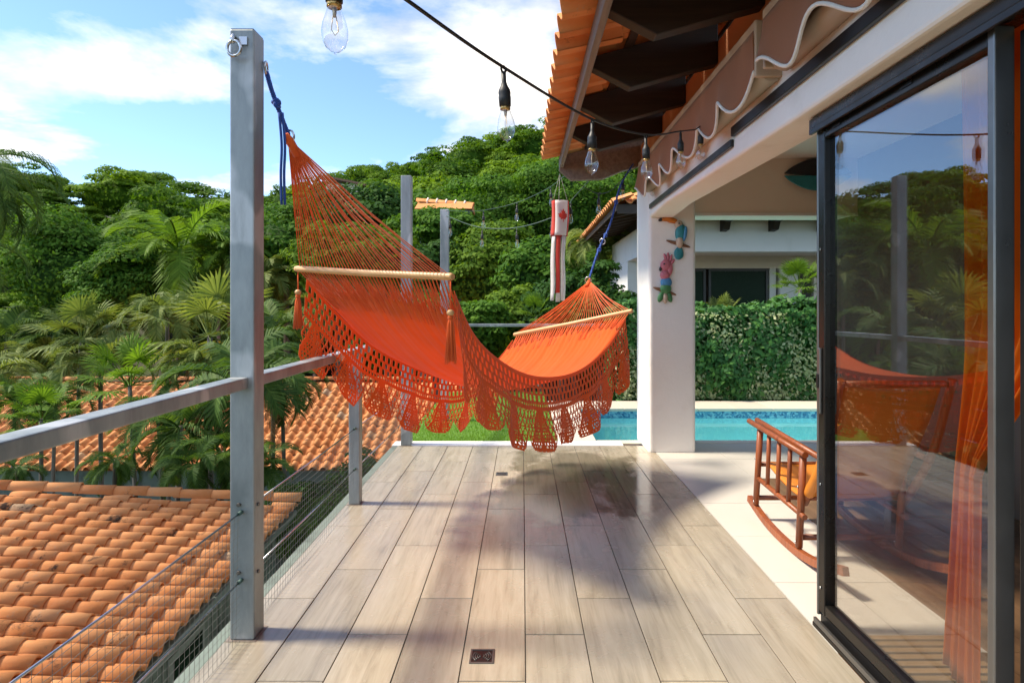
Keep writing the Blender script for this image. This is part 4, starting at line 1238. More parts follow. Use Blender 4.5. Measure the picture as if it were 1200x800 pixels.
# ------------------------------------------------------------------ windsock hanging from the eave end
ws = thing('windsock', 'red and white windsock with a red leaf hanging from the eave end', 'windsock', at(656, 235, 6.2))
WD = 6.2
wc, wb = at(656, 236, WD), at(654, 322, WD)
n = 24
def sock_piece(name, a0, a1, zt, zb, mat, rad=0.088, off=0.0, par=None):
    vs, fs = [], []
    k = max(3, int((a1 - a0) / 15))
    rows = 10
    for j in range(rows + 1):
        f = j / rows
        z = zt + (zb - zt) * f
        cx = wc.x - 0.02 * ((wc.z - z) / 0.8) + 0.006 * math.sin(z * 9)
        for i in range(k + 1):
            an_ = R(a0 + (a1 - a0) * i / k)
            rr_ = (rad + off) * (1 + 0.06 * math.sin(3 * an_ + z * 6))
            vs.append((cx + rr_ * math.cos(an_), WD + rr_ * math.sin(an_), z))
    for j in range(rows):
        for i in range(k):
            a = j * (k + 1) + i; fs.append((a, a + 1, a + k + 2, a + k + 1))
    m = MB(); m.add(vs, fs, True); return m.build(name, mat, par or ws, solid=0.0015)
sock_piece('red_panel', 150, 236, wc.z, wc.z - 0.36, 'sock_red')
wp = sock_piece('white_panel', 236, 330, wc.z, wc.z - 0.36, 'sock_white')
sock_piece('red_panel', 330, 510, wc.z, wc.z - 0.36, 'sock_red')
leafp = [(0, .062), (.012, .038), (.024, .044), (.020, .016), (.036, .028), (.040, .016), (.056, .018), (.046, -.002), (.052, -.008), (.026, -.026), (.028, -.036), (.004, -.030), (.004, -.056)]
leafp = leafp + [(-a, b) for a, b in reversed(leafp)][:-1]
m = MB(); aa = R(292)
lv = []
for a, b in leafp:
    an_ = aa + a / 0.092 * 0.95
    lv.append((wc.x - 0.005 + 0.0965 * math.cos(an_), WD + 0.0965 * math.sin(an_), wc.z - 0.16 + b * 1.15))
m.add(lv, [tuple(range(len(lv)))]); m.build('leaf_emblem', 'sock_red', wp)
for k in range(8):
    a0 = 20 + 45 * k
    sock_piece('tail', a0, a0 + 38, wc.z - 0.362, wc.z - 1.0 - 0.05 * math.sin(k * 2.2), 'sock_red' if k == 5 else 'sock_white', 0.080, -0.01 * (k % 2))
m = MB()
top = at(656, 203, WD - 0.06)
for a in (20, 140, 260): m.tube([(wc.x + 0.088 * math.cos(R(a)), WD + 0.088 * math.sin(R(a)), wc.z), top], 0.0022, 4)
m.build('cord', 'white_trim', ws)

# ------------------------------------------------------------------ near neighbour's tiled roof below the deck
E0, E1 = Vector((-2.63, 3.80, -1.14)), Vector((-2.87, 7.54, -1.14))
ev = (E1 - E0).normalized()
uh = Vector((-ev.y, ev.x, 0))                # uphill, horizontal
P1 = R(8.0)
SKEW = 0.22
uph = (uh * math.cos(P1) + Vector((0, 0, math.sin(P1)))).normalized()
nrm = uph.cross(ev).normalized()
if nrm.z < 0: nrm = -nrm
nr = thing('tiled_house', 'neighbouring house with bright orange barrel tile roof just below the deck', 'house', (E0.x - 2, 5.5, -4.5))
TW, TEX, TLn = 0.188, 0.222, 0.28
TM = s_tile(TW, TLn, 0.054, 0.014, 0.024).mesh('roof_tile', 'terracotta')
rot = Matrix((( -uph.x, ev.x, nrm.x), (-uph.y, ev.y, nrm.y), (-uph.z, ev.z, nrm.z)))
def r1_pos(iu, iv):                           # high end of a tile
    return E1 - ev * (TW * (iv + 1)) + uph * (TEX * iu + TLn - 0.04)
grid = []
for iu in range(32):
    for iv in range(33):
        if TW * (iv + 0.35) < SKEW * TEX * (iu + 0.6): continue
        p = r1_pos(iu, iv)
        inv = p.y > 0.5 and -20 < VX + FPX * p.x / p.y and VY + FPX * (CAM_H - p.z) / p.y < 830
        grid.append((not inv, p.length, iu, iv, p))
grid.sort(key=lambda g_: g_[:4])
for gk in grid[:300]:
    o = link('roof_tile', TM, nr, gk[4] + nrm * rng.uniform(-0.004, 0.007))
    j = Matrix.Rotation(rng.gauss(0, 0.022), 3, 'Z') @ Matrix.Rotation(rng.gauss(0, 0.012), 3, 'Y')
    o.rotation_euler = (rot @ j).to_euler()
rest = set((gk[2], gk[3]) for gk in grid[300:])
def place_r1(u, v):
    p = E1 - ev * (TW + v) + uph * (u + TLn - 0.04)
    return Matrix.Translation(p) @ rot.to_4x4()
tile_field('far_tiles', nr, TW, TEX, TLn, 32, 33, place_r1, 'terracotta_joined', 0.054, skip=lambda a, b: (a, b) not in rest)
# capping along the far verge
cl = 0.40
prof = [(0.085 * math.cos(R(a)), 0.085 * math.sin(R(a))) for a in range(0, 181, 20)]
m = MB(); vs, fs = [], []
k = len(prof)
for xx, s_ in ((0, 0.88), (cl, 1.0)):
    for y_, z_ in prof: vs.append((xx, y_ * s_, z_ * s_))
    for y_, z_ in prof: vs.append((xx, y_ * s_ * 0.84, z_ * s_ * 0.84))
for i in range(k - 1):
    fs += [(i, i + 1, 2 * k + i + 1, 2 * k + i), (k + i + 1, k + i, 3 * k + i, 3 * k + i + 1), (2 * k + i, 2 * k + i + 1, 3 * k + i + 1, 3 * k + i)]
m.add(vs, fs, True); CM = m.mesh('ridge_tile', 'terracotta')
cdir = (uph - ev * SKEW).normalized()
crot = Matrix(((-cdir.x, 0, 0), (-cdir.y, 0, 0), (-cdir.z, 0, 0)))
cside = nrm.cross(-cdir).normalized(); cn = (-cdir).cross(cside).normalized()
crot = Matrix(((-cdir.x, cside.x, cn.x), (-cdir.y, cside.y, cn.y), (-cdir.z, cside.z, cn.z)))
for i in range(20):
    p = E1 + ev * 0.02 + cdir * (0.345 * i + cl - 0.06) + nrm * 0.055
    o = link('ridge_tile', CM, nr, p + nrm * rng.uniform(-.005, .008))
    o.rotation_euler = (crot @ Matrix.Rotation(rng.gauss(0, .015), 3, 'Z') @ Matrix.Rotation(R(-1.5), 3, 'Y')).to_euler()
# deck under the tiles, eave board, walls and shutters
def q(u, v, h=0.0): return E1 - ev * v + uph * u + nrm * h
m = MB(); a = [q(0.03, 0.0, -0.03), q(6.6, 6.6 * SKEW, -0.03), q(6.6, 6.2, -0.03), q(0.03, 6.2, -0.03)]
b = [p - nrm * 0.05 for p in a]
m.add(a + b, [(0, 1, 2, 3), (7, 6, 5, 4), (0, 4, 5, 1), (1, 5, 6, 2), (2, 6, 7, 3), (3, 7, 4, 0)]); m.build('roof_deck', 'eave_wood', nr)
def wallq(u, v, z): 
    p = E1 - ev * v + uh * u
    return Vector((p.x, p.y, z))
def slab(name, u0, u1, v0, v1, z0, z1, mat, par=None, bevel=0.0):
    m = MB(); c = [wallq(u, v, z) for z in (z0, z1) for u, v in ((u0, v0), (u1, v0), (u1, v1), (u0, v1))]
    m.add(c, [(0, 3, 2, 1), (4, 5, 6, 7), (0, 1, 5, 4), (1, 2, 6, 5), (2, 3, 7, 6), (3, 0, 4, 7)]); return m.build(name, mat, par or nr, bevel)
slab('wall', 0.22, 6.4, 1.75, 6.1, -4.9, -1.24, 'wall_greygreen')
slab('wall', 0.22, 2.2, 0.6, 1.749, -4.9, -1.24, 'wall_greygreen')
slab('wall', 0.22, 0.6, 0.12, 0.599, -4.9, -1.24, 'wall_greygreen')
for k in range(41):                              # vertical boards on the wall
    slab('wall_board', 0.195, 0.219, 0.14 + k * 0.145, 0.14 + k * 0.145 + 0.128, -4.8, -1.27, 'wall_greygreen')
for k in range(5):
    v0 = 0.75 + k * 1.3
    w_ = slab('window', 0.172, 0.194, v0, v0 + 0.62, -2.35, -1.50, 'shutter_white', bevel=0.004)
    slab('pane', 0.166, 0.171, v0 + 0.06, v0 + 0.56, -2.29, -1.56, 'window_glass', w_)
slab('gutter', -0.02, 0.10, -0.02, 6.1, -1.27, -1.20, 'wall_greygreen', bevel=0.01)

# ------------------------------------------------------------------ second roof, further down the slope, facing the deck
def tiled_hip(name, label, ex0, ex1, ey, ez, depth, pitch_, W, wallmat, seed, base_z=-5.0, group=None):
    t_ = thing(name, label, 'house', ((ex0 + ex1) / 2, ey + 1, base_z), group)
    cp, sp_ = math.cos(pitch_), math.sin(pitch_)
    nu_ = int(depth / cp / 0.32); nv_ = int((ex1 - ex0) / W)
    def pl(u, v):
        up = u + 0.36
        return Matrix.Translation((ex0 + v + W, ey + up * cp, ez + up * sp_)) @ Matrix.Rotation(R(-90), 4, 'Z') @ Matrix.Rotation(pitch_, 4, 'Y') @ Matrix.Translation((0, -W, 0))
    tile_field('roof_tiles', t_, W, 0.32, 0.38, nu_, nv_, pl, 'terracotta_joined', 0.095, seed=seed)
    rz, ry = ez + depth * math.tan(pitch_), ey + depth
    m = MB(); m.add([(ex0, ey + .05, ez - .03), (ex1, ey + .05, ez - .03), (ex1, ry, rz - .03), (ex0, ry, rz - .03), (ex0, ry + depth, ez), (ex1, ry + depth, ez)], [(0, 1, 2, 3), (3, 2, 5, 4)])
    m.build('roof_deck', 'terracotta', t_)
    n_ = int((ex1 - ex0) / 0.36)
    for i in range(n_):
        o = link('ridge_tile', CM, t_, (ex0 + i * 0.36, ry, rz + 0.03)); o.scale = (1, 1.2, 1.2)
    MB().box((ex0 + .4, ey + .5, base_z), (ex1 - .4, ry + depth - .5, ez - 0.06)).build('wall', wallmat, t_)
    return t_
tiled_hip('tiled_house', 'house with orange tiled roof half hidden by palms below the deck', -17.5, -0.9, 15.0, -2.75, 4.1, R(23), 0.27, 'wall_greygreen', 3, -5.2)
tiled_hip('tiled_house', 'small orange tiled roof peeping above the palms at the left edge', -26, -19.5, 24.0, -3.2, 3.0, R(20), 0.30, 'neighbour_white', 6, -6)

# ------------------------------------------------------------------ white house beyond the hedge
nb_ = thing('white_house', 'white neighbouring house with tiled hip roof beyond the hedge', 'house', (5.5, 14, 0))
NX, NY0, NY1 = 2.57, 12.0, 17.5
def nbp(mb, name, mat, bevel=0.0, par=None): return mb.build(name, mat, par or nb_, bevel)
nbp(MB().box((NX, NY0, 2.46), (9.5, NY0 + 0.35, 3.10)), 'front_beam', 'neighbour_white', 0.01)
nbp(MB().box((NX, NY0 + 0.352, 2.46), (NX + 0.35, NY1 - 0.4, 3.10)), 'side_beam', 'neighbour_white', 0.01)
nbp(MB().box((NX, NY0 + 0.01, -2.0), (NX + 0.38, NY0 + 0.348, 2.459)), 'corner_pillar', 'neighbour_white', 0.01)
nbp(MB().box((NX, 14.6, -2.0), (NX + 0.4, NY1, 2.459)), 'side_wall', 'neighbour_white', 0.01)
nbp(MB().box((NX + 0.352, NY0 + 0.36, 2.60), (9.5, NY1, 2.64)), 'porch_ceiling', 'cream_render')
nbp(MB().box((NX + 0.41, 14.75, 2.30), (9.5, 15.0, 2.598)), 'inner_lintel', 'cream_render', 0.01)
nbp(MB().box((6.35, 14.70, -2.0), (6.80, 15.05, 2.299)), 'inner_pillar', 'neighbour_white', 0.01)
nbp(MB().box((7.2, 14.74, -2.0), (9.5, 15.05, 2.299)), 'inner_wall', 'cream_render')
for x0, x1 in ((3.05, 4.55), (4.62, 6.10)):
    w_ = nbp(MB().box((x0, 14.80, 0.2), (x0 + 0.06, 14.86, 2.298)).box((x1 - 0.06, 14.80, 0.2), (x1, 14.86, 2.298)).box((x0 + .061, 14.80, 2.23), (x1 - .061, 14.86, 2.298)).box((x0 + .061, 14.80, 0.2), (x1 - .061, 14.86, 0.27)), 'window', 'dark_metal')
    nbp(MB().box((x0 + 0.055, 14.825, 0.26), (x1 - 0.055, 14.835, 2.24)), 'pane', 'window_glass', 0, w_)
nbp(MB().box((6.12, 14.78, -2.0), (6.28, 14.9, 2.298)), 'mullion', 'neighbour_white', 0.006)
nbp(MB().box((6.86, 14.80, 0.0), (7.15, 14.84, 2.25)), 'door', 'rafter_wood')
nbp(MB().box((NX + .4, 16.9, -2.0), (9.5, 17.3, 2.598)), 'rear_wall', 'interior_wall')
nbp(MB().box((NX + .0, NY0 - 0.2, -2.1), (9.5, NY1, -0.02)), 'plinth', 'concrete')
OV, EZn, pn = 0.82, 3.22, math.tan(R(22))
# roof planes: left hip falls to -X, front to -Y
m = MB()
x0, y0, x1, y1 = NX - OV, NY0 - OV - 0.2, 10.3, NY1 + OV
hx = x0 + (y1 - y0) / 2; hy = (y0 + y1) / 2; hz_ = EZn + (y1 - y0) / 2 * pn
m.add([(x0, y0, EZn), (x1, y0, EZn), (x1, hy, hz_), (hx, hy, hz_), (x0, y1, EZn), (x1, y1, EZn)], [(0, 1, 2, 3), (0, 3, 4), (4, 3, 2, 5)])
nbp(m, 'roof_soffit', 'eave_wood')
pw = math.atan(pn)
def pl_left(u, v):
    up = u + 0.36
    return Matrix.Translation((x0 + up * math.cos(pw) - 0.08, y0 + v, EZn + 0.03 + up * math.sin(pw))) @ Matrix.Rotation(R(180), 4, 'Z') @ Matrix.Rotation(pw, 4, 'Y')
nrow = int((hx - x0) / math.cos(pw) / 0.32)
tile_field('side_tiles', nb_, 0.25, 0.32, 0.38, nrow, int((y1 - y0) / 0.25), pl_left, 'terracotta_joined', 0.07, skip=lambda a, b: (b * 0.25 < a * 0.30 or (y1 - y0) - b * 0.25 < a * 0.30 + .2))
def pl_front(u, v):
    up = u + 0.36
    return Matrix.Translation((x0 + v + 0.25, y0 + up * math.cos(pw) - 0.08, EZn + 0.03 + up * math.sin(pw))) @ Matrix.Rotation(R(-90), 4, 'Z') @ Matrix.Rotation(pw, 4, 'Y') @ Matrix.Translation((0, -0.25, 0))
tile_field('front_tiles', nb_, 0.25, 0.32, 0.38, nrow, int((x1 - x0) / 0.25), pl_front, 'terracotta_joined', 0.07, skip=lambda a, b: b * 0.25 < a * 0.30, seed=9)
yk = y0 + 0.35
while yk < y1 - 0.3:                               # rafter tails along the side eave
    nbp(MB().bar((x0 + 0.06, yk, EZn - 0.02), (NX + 0.1, yk, EZn - 0.02 + (NX + 0.04 - x0) * pn * 0.55), 0.09, 0.14), 'rafter_tail', 'eave_wood'); yk += 0.62
xk = 3.0
while xk < 9.3:                                    # and along the front
    nbp(MB().prism([(NY0 - OV - 0.1, EZn - 0.01), (NY0 - 0.002, EZn + 0.14), (NY0 - 0.002, EZn - 0.36), (NY0 - 0.22, EZn - 0.34), (NY0 - 0.30, EZn - 0.20), (NY0 - OV - 0.1, EZn - 0.13)], xk, xk + 0.12, 0), 'rafter_tail', 'rafter_wood'); xk += 0.97
nbp(MB().box((x0, y0 - 0.012, EZn - 0.15), (x1, y0 + 0.012, EZn + 0.02)), 'eave_board', 'rafter_wood')
nbp(MB().box((x0 - 0.012, y0 + 0.013, EZn - 0.08), (x0 + 0.012, y1, EZn + 0.03)), 'eave_board', 'eave_wood')

# ------------------------------------------------------------------ leaf generators
def leaf_cloud(centers, radii, n, size, rg, up=0.25, squash=0.75, jitter=0.45, outward=0.9, raw=False):
    """n leaf quads over the surfaces of lumps; returns V (4n,3)"""
    k = len(centers)
    pr = radii ** 2 / (radii ** 2).sum()
    ci = rg.choice(k, n, p=pr)
    d = rg.normal(size=(n, 3)); d[:, 2] = np.abs(d[:, 2]) * 0.9 + d[:, 2] * 0.25
    d /= np.linalg.norm(d, axis=1)[:, None]
    rr = radii[ci] * rg.uniform(0.72, 1.06, n)
    p = centers[ci] + d * rr[:, None] * np.array([1, 1, squash])
    nn = d * outward + np.array([0, 0, up]) + rg.normal(0, jitter, (n, 3))
    nn /= np.linalg.norm(nn, axis=1)[:, None]
    return (p, nn, size * rg.uniform(0.6, 1.35, n)) if raw else quads(p, nn, size * rg.uniform(0.6, 1.35, n), rg)
def quads(p, nn, s, rg, aspect=0.55):
    n = len(p)
    a = rg.normal(size=(n, 3)); t1 = np.cross(nn, a); t1 /= np.linalg.norm(t1, axis=1)[:, None] + 1e-9
    t2 = np.cross(nn, t1)
    s = np.asarray(s)[:, None]
    return np.stack([p - t1 * s, p - t2 * s * aspect, p + t1 * s, p + t2 * s * aspect], 1).reshape(-1, 3)
def tris(p, nn, s, rg):
    n = len(p)
    a = rg.normal(size=(n, 3)); t1 = np.cross(nn, a); t1 /= np.linalg.norm(t1, axis=1)[:, None] + 1e-9
    t2 = np.cross(nn, t1); s = np.asarray(s)[:, None]
    return np.stack([p - t1 * s, p + t1 * s * .6 - t2 * s * .7, p + t1 * s * .6 + t2 * s * .7], 1).reshape(-1, 3)
def shell(R3, n, rg, f=0.72, jitter=.4):
    d = rg.normal(size=(n, 3)); d /= np.linalg.norm(d, axis=1)[:, None]
    p = d * np.array(R3) * rg.uniform(f - .1, f + .1, n)[:, None]
    nn = d + np.array([0, 0, .2]) + rg.normal(0, jitter, (n, 3)); nn /= np.linalg.norm(nn, axis=1)[:, None]
    return p, nn
def lumps(k, R3, rg, low=0.0, size=(0.25, 0.45)):
    d = rg.normal(size=(k, 3)); d /= np.linalg.norm(d, axis=1)[:, None]
    d[:, 2] = np.abs(d[:, 2]) * (1 + low) - low * 0.9
    c = d * rg.uniform(0.45, 0.92, k)[:, None] * np.array(R3)
    return c, rg.uniform(size[0], size[1], k) * R3[0]
def ico(R3, f, n=8, m=6):
    mb = MB().ell((0, 0, 0), (R3[0] * f, R3[1] * f, R3[2] * f), 0, n, m)
    return np.array(mb.v), np.array(mb.f)
def quad_faces(n): return np.arange(4 * n).reshape(-1, 4)

# ------------------------------------------------------------------ hedge
def leafy_box(name, label, x0, x1, y0, y1, z0, z1, n, mat, cat='hedge', size=0.028):
    t_ = thing(name, label, cat, ((x0 + x1) / 2, (y0 + y1) / 2, z0))
    rg = np.random.default_rng(len(label))
    faces = rg.random(n)
    p = np.stack([rg.uniform(x0, x1, n), rg.uniform(y0, y1, n), rg.uniform(z0, z1, n)], 1)
    nn = np.zeros((n, 3))
    fr_, tp = faces < 0.62, (faces >= 0.62) & (faces < 0.86)
    lf = faces >= 0.86
    bulge = lambda a, b: 0.09 * np.sin(a * 2.3 + 1) * np.sin(b * 3.3) + 0.05 * np.sin(a * 6.3 + b * 5) + 0.03 * np.sin(a * 15 - b * 11)
    p[fr_, 1] = y0 + rg.uniform(-0.07, 0.10, fr_.sum()) - bulge(p[fr_, 0], p[fr_, 2]); nn[fr_] = (0, -1, 0.55)
    p[tp, 2] = z1 + rg.uniform(-0.08, 0.07, tp.sum()) + bulge(p[tp, 0], p[tp, 1]); nn[tp] = (0, -0.3, 1)
    p[lf, 0] = x0 + rg.uniform(-0.06, 0.08, lf.sum()); nn[lf] = (-1, 0, 0.5)
    nn += rg.normal(0, 0.55, (n, 3)); nn /= np.linalg.norm(nn, axis=1)[:, None]
    V = quads(p, nn, size * rg.uniform(0.7, 1.4, n), rg, 0.6)
    link('leaves', np_mesh('leaves', V - np.array(org(t_)), quad_faces(n), mat), t_)['kind'] = 'stuff'
    MB().box((x0 + .09, y0 + .12, z0 - .1), (x1 - .05, y1 - .05, z1 - .09)).build('dark_core', 'leaf_dark', t_)  # solid dark box stops see-through, standing in for the hedge's shaded inside
    return t_
hd_ = leafy_box('hedge', 'clipped leafy green hedge along the far side of the pool', 1.38, 7.6, 8.82, 9.5, -0.05, 1.33, 26000, 'leaf_hedge', size=0.046)
rg = np.random.default_rng(11)
n = 7000
p = np.stack([rg.uniform(1.38, 7.0, n), 8.80 + rg.uniform(-.06, .05, n), 0.02 + 1.25 * rg.random(n) ** 1.5], 1)
nn = np.tile((0, -1, .6), (n, 1)) + rg.normal(0, .5, (n, 3)); nn /= np.linalg.norm(nn, axis=1)[:, None]
link('pale_leaves', np_mesh('pale_leaves', quads(p, nn, rg.uniform(.018, .042, n), rg, .6) - np.array(org(hd_)), quad_faces(n), 'leaf_ivory'), hd_)['kind'] = 'stuff'

# ------------------------------------------------------------------ palms
def palm_crown(seed, nf, L, droop, elev=(75, -15), pairs=46, lw=0.022, ll=0.36, bunch=0.0):
    rg = random.Random(seed)
    Vs = []
    rach = MB()
    for i in range(nf):
        f = (i + .5) / nf
        az = i * 2.39996 + rg.uniform(-.3, .3)
        el = R(elev[0] + (elev[1] - elev[0]) * f ** 0.8 + rg.uniform(-8, 8))
        Lf = L * rg.uniform(.82, 1.12)
        h = Vector((math.cos(az), math.sin(az), 0)); up = Vector((0, 0, 1)); side = Vector((-math.sin(az), math.cos(az), 0))
        pts = []
        p = Vector((0, 0, 0)) + h * 0.05; a = el
        ns = 16
        dr = droop * rg.uniform(.75, 1.25)
        for k in range(ns + 1):
            pts.append(p.copy())
            p = p + (h * math.cos(a) + up * math.sin(a)) * (Lf / ns)
            a -= dr / ns * (0.5 + 1.3 * k / ns)
        rach.tube(pts[::2], [0.014 * L * (1 - 0.85 * k / (ns // 2)) + 0.002 for k in range(ns // 2 + 1)], 4, False)
        twist = rg.uniform(-.25, .25)
        for k in range(pairs):
            t_ = 0.14 + 0.86 * (k + .5) / pairs
            x = t_ * ns; j = min(int(x), ns - 1)
            c = pts[j].lerp(pts[j + 1], x - j); tg = (pts[j + 1] - pts[j]).normalized()
            nrm_ = side.cross(tg).normalized()
            if nrm_.z < 0: nrm_ = -nrm_
            l_ = ll * L * (math.sin(math.pi * (0.12 + 0.84 * t_)) ** 0.7) * rg.uniform(.85, 1.1)
            for s_ in (-1, 1):
                d = (side * s_ * (0.95 - 0.35 * t_) + tg * (0.55 + 0.5 * t_) + nrm_ * (0.28 + twist * s_ + rg.uniform(-.15, .15))).normalized()
                e1 = c + d * l_ * .55
                d2 = (d + Vector((0, 0, -0.75 - bunch))).normalized()
                e2 = e1 + d2 * l_ * .45
                wv = tg * lw * L
                Vs.append((c - wv * .4, c + wv * .4, e1 + wv * .5, e1 - wv * .5))
                Vs.append((e1 - wv * .5, e1 + wv * .5, e2 + wv * .06, e2 - wv * .06))
    V = np.array([[tuple(v) for v in q_] for q_ in Vs]).reshape(-1, 3)
    return V, quad_faces(len(Vs)), rach
def fan_crown(seed, nf, L, elev=(80, -20)):
    """palmate (fan) leaves on stalks"""
    rg = random.Random(seed); Vs = []; rach = MB()
    for i in range(nf):
        f = (i + .5) / nf; az = i * 2.39996 + rg.uniform(-.3, .3)
        el = R(elev[0] + (elev[1] - elev[0]) * f + rg.uniform(-8, 8))
        h = Vector((math.cos(az), math.sin(az), 0)); d = h * math.cos(el) + Vector((0, 0, math.sin(el)))
        c = d * L * rg.uniform(.5, .7)
        rach.tube([h * .03, c], [0.012 * L, .007 * L], 4, False)
        side = Vector((-math.sin(az), math.cos(az), 0)); n_ = side.cross(d)
        nb = 30
        for k in range(nb):
            a = R(-125 + 250 * k / (nb - 1))
            dd = (d * math.cos(a) + side * math.sin(a)).normalized()
            l_ = L * .52 * (0.72 + .28 * math.cos(a)) * rg.uniform(.9, 1.05)
            fold = n_ * (0.10 * l_ * (1 if k % 2 else -1) * .3)
            w = dd.cross(n_).normalized() * L * .020
            e1 = c + dd * l_ * .6 + fold; e2 = c + dd * l_ + Vector((0, 0, -.16 * l_)) + fold
            Vs.append((c - w * .2, c + w * .2, e1 + w, e1 - w)); Vs.append((e1 - w, e1 + w, e2 + w * .08, e2 - w * .08))
    V = np.array([[tuple(v) for v in q_] for q_ in Vs]).reshape(-1, 3)
    return V, quad_faces(len(Vs)), rach
PALMS = {}
def palm_proto(key, V, F, rach, mat):
    PALMS[key] = (np_mesh('crown', V, F, mat), rach.mesh('leaf_stalks', mat))
palm_proto('royal', *palm_crown(1, 17, 1.0, R(95), (78, -18), 52), 'palm_bright')
palm_proto('feather', *palm_crown(2, 18, 1.0, R(110), (82, -25), 46), 'palm_green')
palm_proto('feather_b', *palm_crown(3, 15, 1.0, R(125), (85, -10), 46), 'palm_dusty')
palm_proto('feather_c', *palm_crown(4, 16, 1.0, R(100), (70, -45), 48), 'palm_green')
palm_proto('coconut', *palm_crown(5, 16, 1.0, R(105), (38, -60), 70, 0.012, 0.27, 0.7), 'palm_green')
palm_proto('fan', *fan_crown(6, 15, 1.0), 'palm_bright')
palm_proto('fan_b', *fan_crown(7, 17, 1.0, (85, -40)), 'palm_dusty')
palm_proto('dry', *palm_crown(8, 10, 1.0, R(60), (-25, -75), 36, .02, .3, .8), 'palm_dry')
def palm(kind, px_x, px_y, d, size, label, rotz=0.0, name='palm_tree', group=None, dry=False, base=None):
    c = at(px_x, px_y, d)
    gz = float(ground_h(c.x, c.y)) if base is None else base
    t_ = thing(name, label, 'palm', (c.x, c.y, gz), group)
    lean = rng.uniform(-.25, .25)
    h = c.z - gz
    m = MB(); m.tube(curve_pts([(c.x + lean, c.y + .1, gz - .1), (c.x + lean * .5, c.y, gz + h * .55), (c.x, c.y, c.z + 0.02)], 12), [0.065 * max(size, .8)] + [0.036 * max(size, .8)] * 11 + [0.034 * max(size, .8)], 9)
    m.build('trunk', 'palm_trunk', t_)
    me, st = PALMS[kind]
    o = link('crown', me, t_, c); o.scale = (size,) * 3; o.rotation_euler = (rng.uniform(-.1, .1), rng.uniform(-.1, .1), rotz)
    s = link('leaf_stalks', st, o, org(o))
    if dry:
        o = link('dead_fronds', PALMS['dry'][0], t_, c + Vector((0, 0, -.05))); o.scale = (size * .8,) * 3; o.rotation_euler = (0, 0, rotz + 1)
    return t_
palm('royal', 210, 294, 24.2, 3.1, 'tall bright green palm rising highest above the other palms', 0.4, base=-5)
palm('royal', 268, 300, 24.6, 1.85, 'bright green palm top beside the tall steel post', 1.9, base=-5)
palm('coconut', -48, 190, 7.2, 1.2, 'drooping coconut palm whose fronds hang in from the left edge', 0.9, base=-4.6)
palm('coconut', -34, 215, 7.6, 1.05, 'drooping palm close behind the coconut palm at the left edge', 4.1, base=-4.6)
palm('coconut', -50, 285, 8.0, 1.0, 'lower drooping palm whose fronds show at the left edge', 2.3, base=-4.6)
palm('feather', 285, 450, 9.6, 1.35, 'dark dense palm just behind the tall steel post', 0.2, dry=True, base=-4.6)
palm('fan_b', 246, 395, 11.5, 1.35, 'pale fan palm with brown dead leaves left of the steel post', 0.6, dry=True, base=-4.6)
palm('fan', 152, 452, 10.6, 0.95, 'small yellow-green fan palm above the orange ridge', 1.1, base=-4.6)
palm('fan', 48, 492, 9.4, 0.62, 'little lime green palm with broad leaves in front of the roof', 2.2, base=-4.6)
palm('feather_b', 118, 420, 13.5, 1.25, 'dusty palm left of the yellow-green fan palm', 1.4, base=-4.6)
palm('feather_b', 196, 372, 14.0, 1.25, 'dusty olive palm below the tallest palm', 2.0, base=-4.6)
palm('feather_c', 212, 500, 9.0, 0.95, 'dark palm with a pale spread frond over the ridge tiles', 0.0, base=-4.6)
palm('feather', 330, 450, 11.0, 0.95, 'dark palm between the tall post and the short post', 1.0, base=-4.6)
palm('feather_c', 322, 385, 12.5, 1.2, 'green palm between the steel post and the hammock tassel', 2.4, base=-4.6)
GROVE = [(40, 430, 24.1, 2.35, 'feather_b', 'olive feather palm low at the left, above the rail'), (8, 400, 24.6, 2.34, 'feather', 'green feather palm at the left edge below the drooping fronds'),
 (75, 395, 25.1, 2.22, 'feather_c', 'dark green palm between the left edge and the fan palms'), (150, 380, 24.6, 1.99, 'feather_b', 'olive palm left of the tallest palm trunk'),
 (255, 350, 24.1, 2.06, 'feather', 'green palm half behind the tall steel post'), (112, 365, 25.6, 1.86, 'feather_c', 'distant green palm against the wooded slope'),
 (-22, 450, 13.0, 1.3, 'feather_b', 'olive palm cut off by the left picture edge'), (66, 462, 12.5, 0.95, 'feather_c', 'small dark palm over the roof tiles at the left'),
 (240, 425, 10.8, 0.9, 'feather_b', 'dusty palm close to the left side of the steel post'), (310, 330, 24.6, 1.99, 'feather_b', 'dusty palm right behind the steel post'),
 (95, 398, 14.0, 1.15, 'fan_b', 'grey-green fan palm in the middle of the palm grove'), (185, 478, 10.0, 0.8, 'feather_c', 'small dark palm right of the yellow-green fan palm'),
 (18, 470, 12.0, 0.9, 'feather', 'small green palm at the left above the rail'), (372, 372, 24.1, 1.76, 'feather_b', 'olive palm behind the left lace fringe'),
 (262, 530, 8.7, 0.75, 'feather_c', 'low dark palm touching the ridge tiles beside the steel post'), (228, 545, 8.3, 0.6, 'feather', 'low palm just behind the ridge tiles'),
 (135, 540, 8.6, 0.5, 'feather_c', 'tiny palm behind the middle of the ridge tiles'), (300, 545, 8.6, 0.7, 'feather', 'low dark palm between the tall steel post and the tiled gable corner'), (20, 548, 8.6, 0.4, 'feather_c', 'tiny palm behind the left end of the ridge tiles')]
for i, (x_, y_, d_, s_, k_, lb) in enumerate(GROVE):
    palm(k_, x_, y_, d_, s_, lb, i * 1.3, group='palm grove between roof and hill', base=-4.6)
palm('feather_b', 700, 285, 17, 1.25, 'shaggy yellowish palm behind the windsock', 0.3, base=-2)
palm('feather_b', 728, 300, 18, 1.1, 'shaggy palm beside the white house eave', 1.7, base=-2)
palm('fan', 938, 338, 10.3, 0.55, 'bright green palm above the hedge beside the door frame', 0.9, base=-0.1)
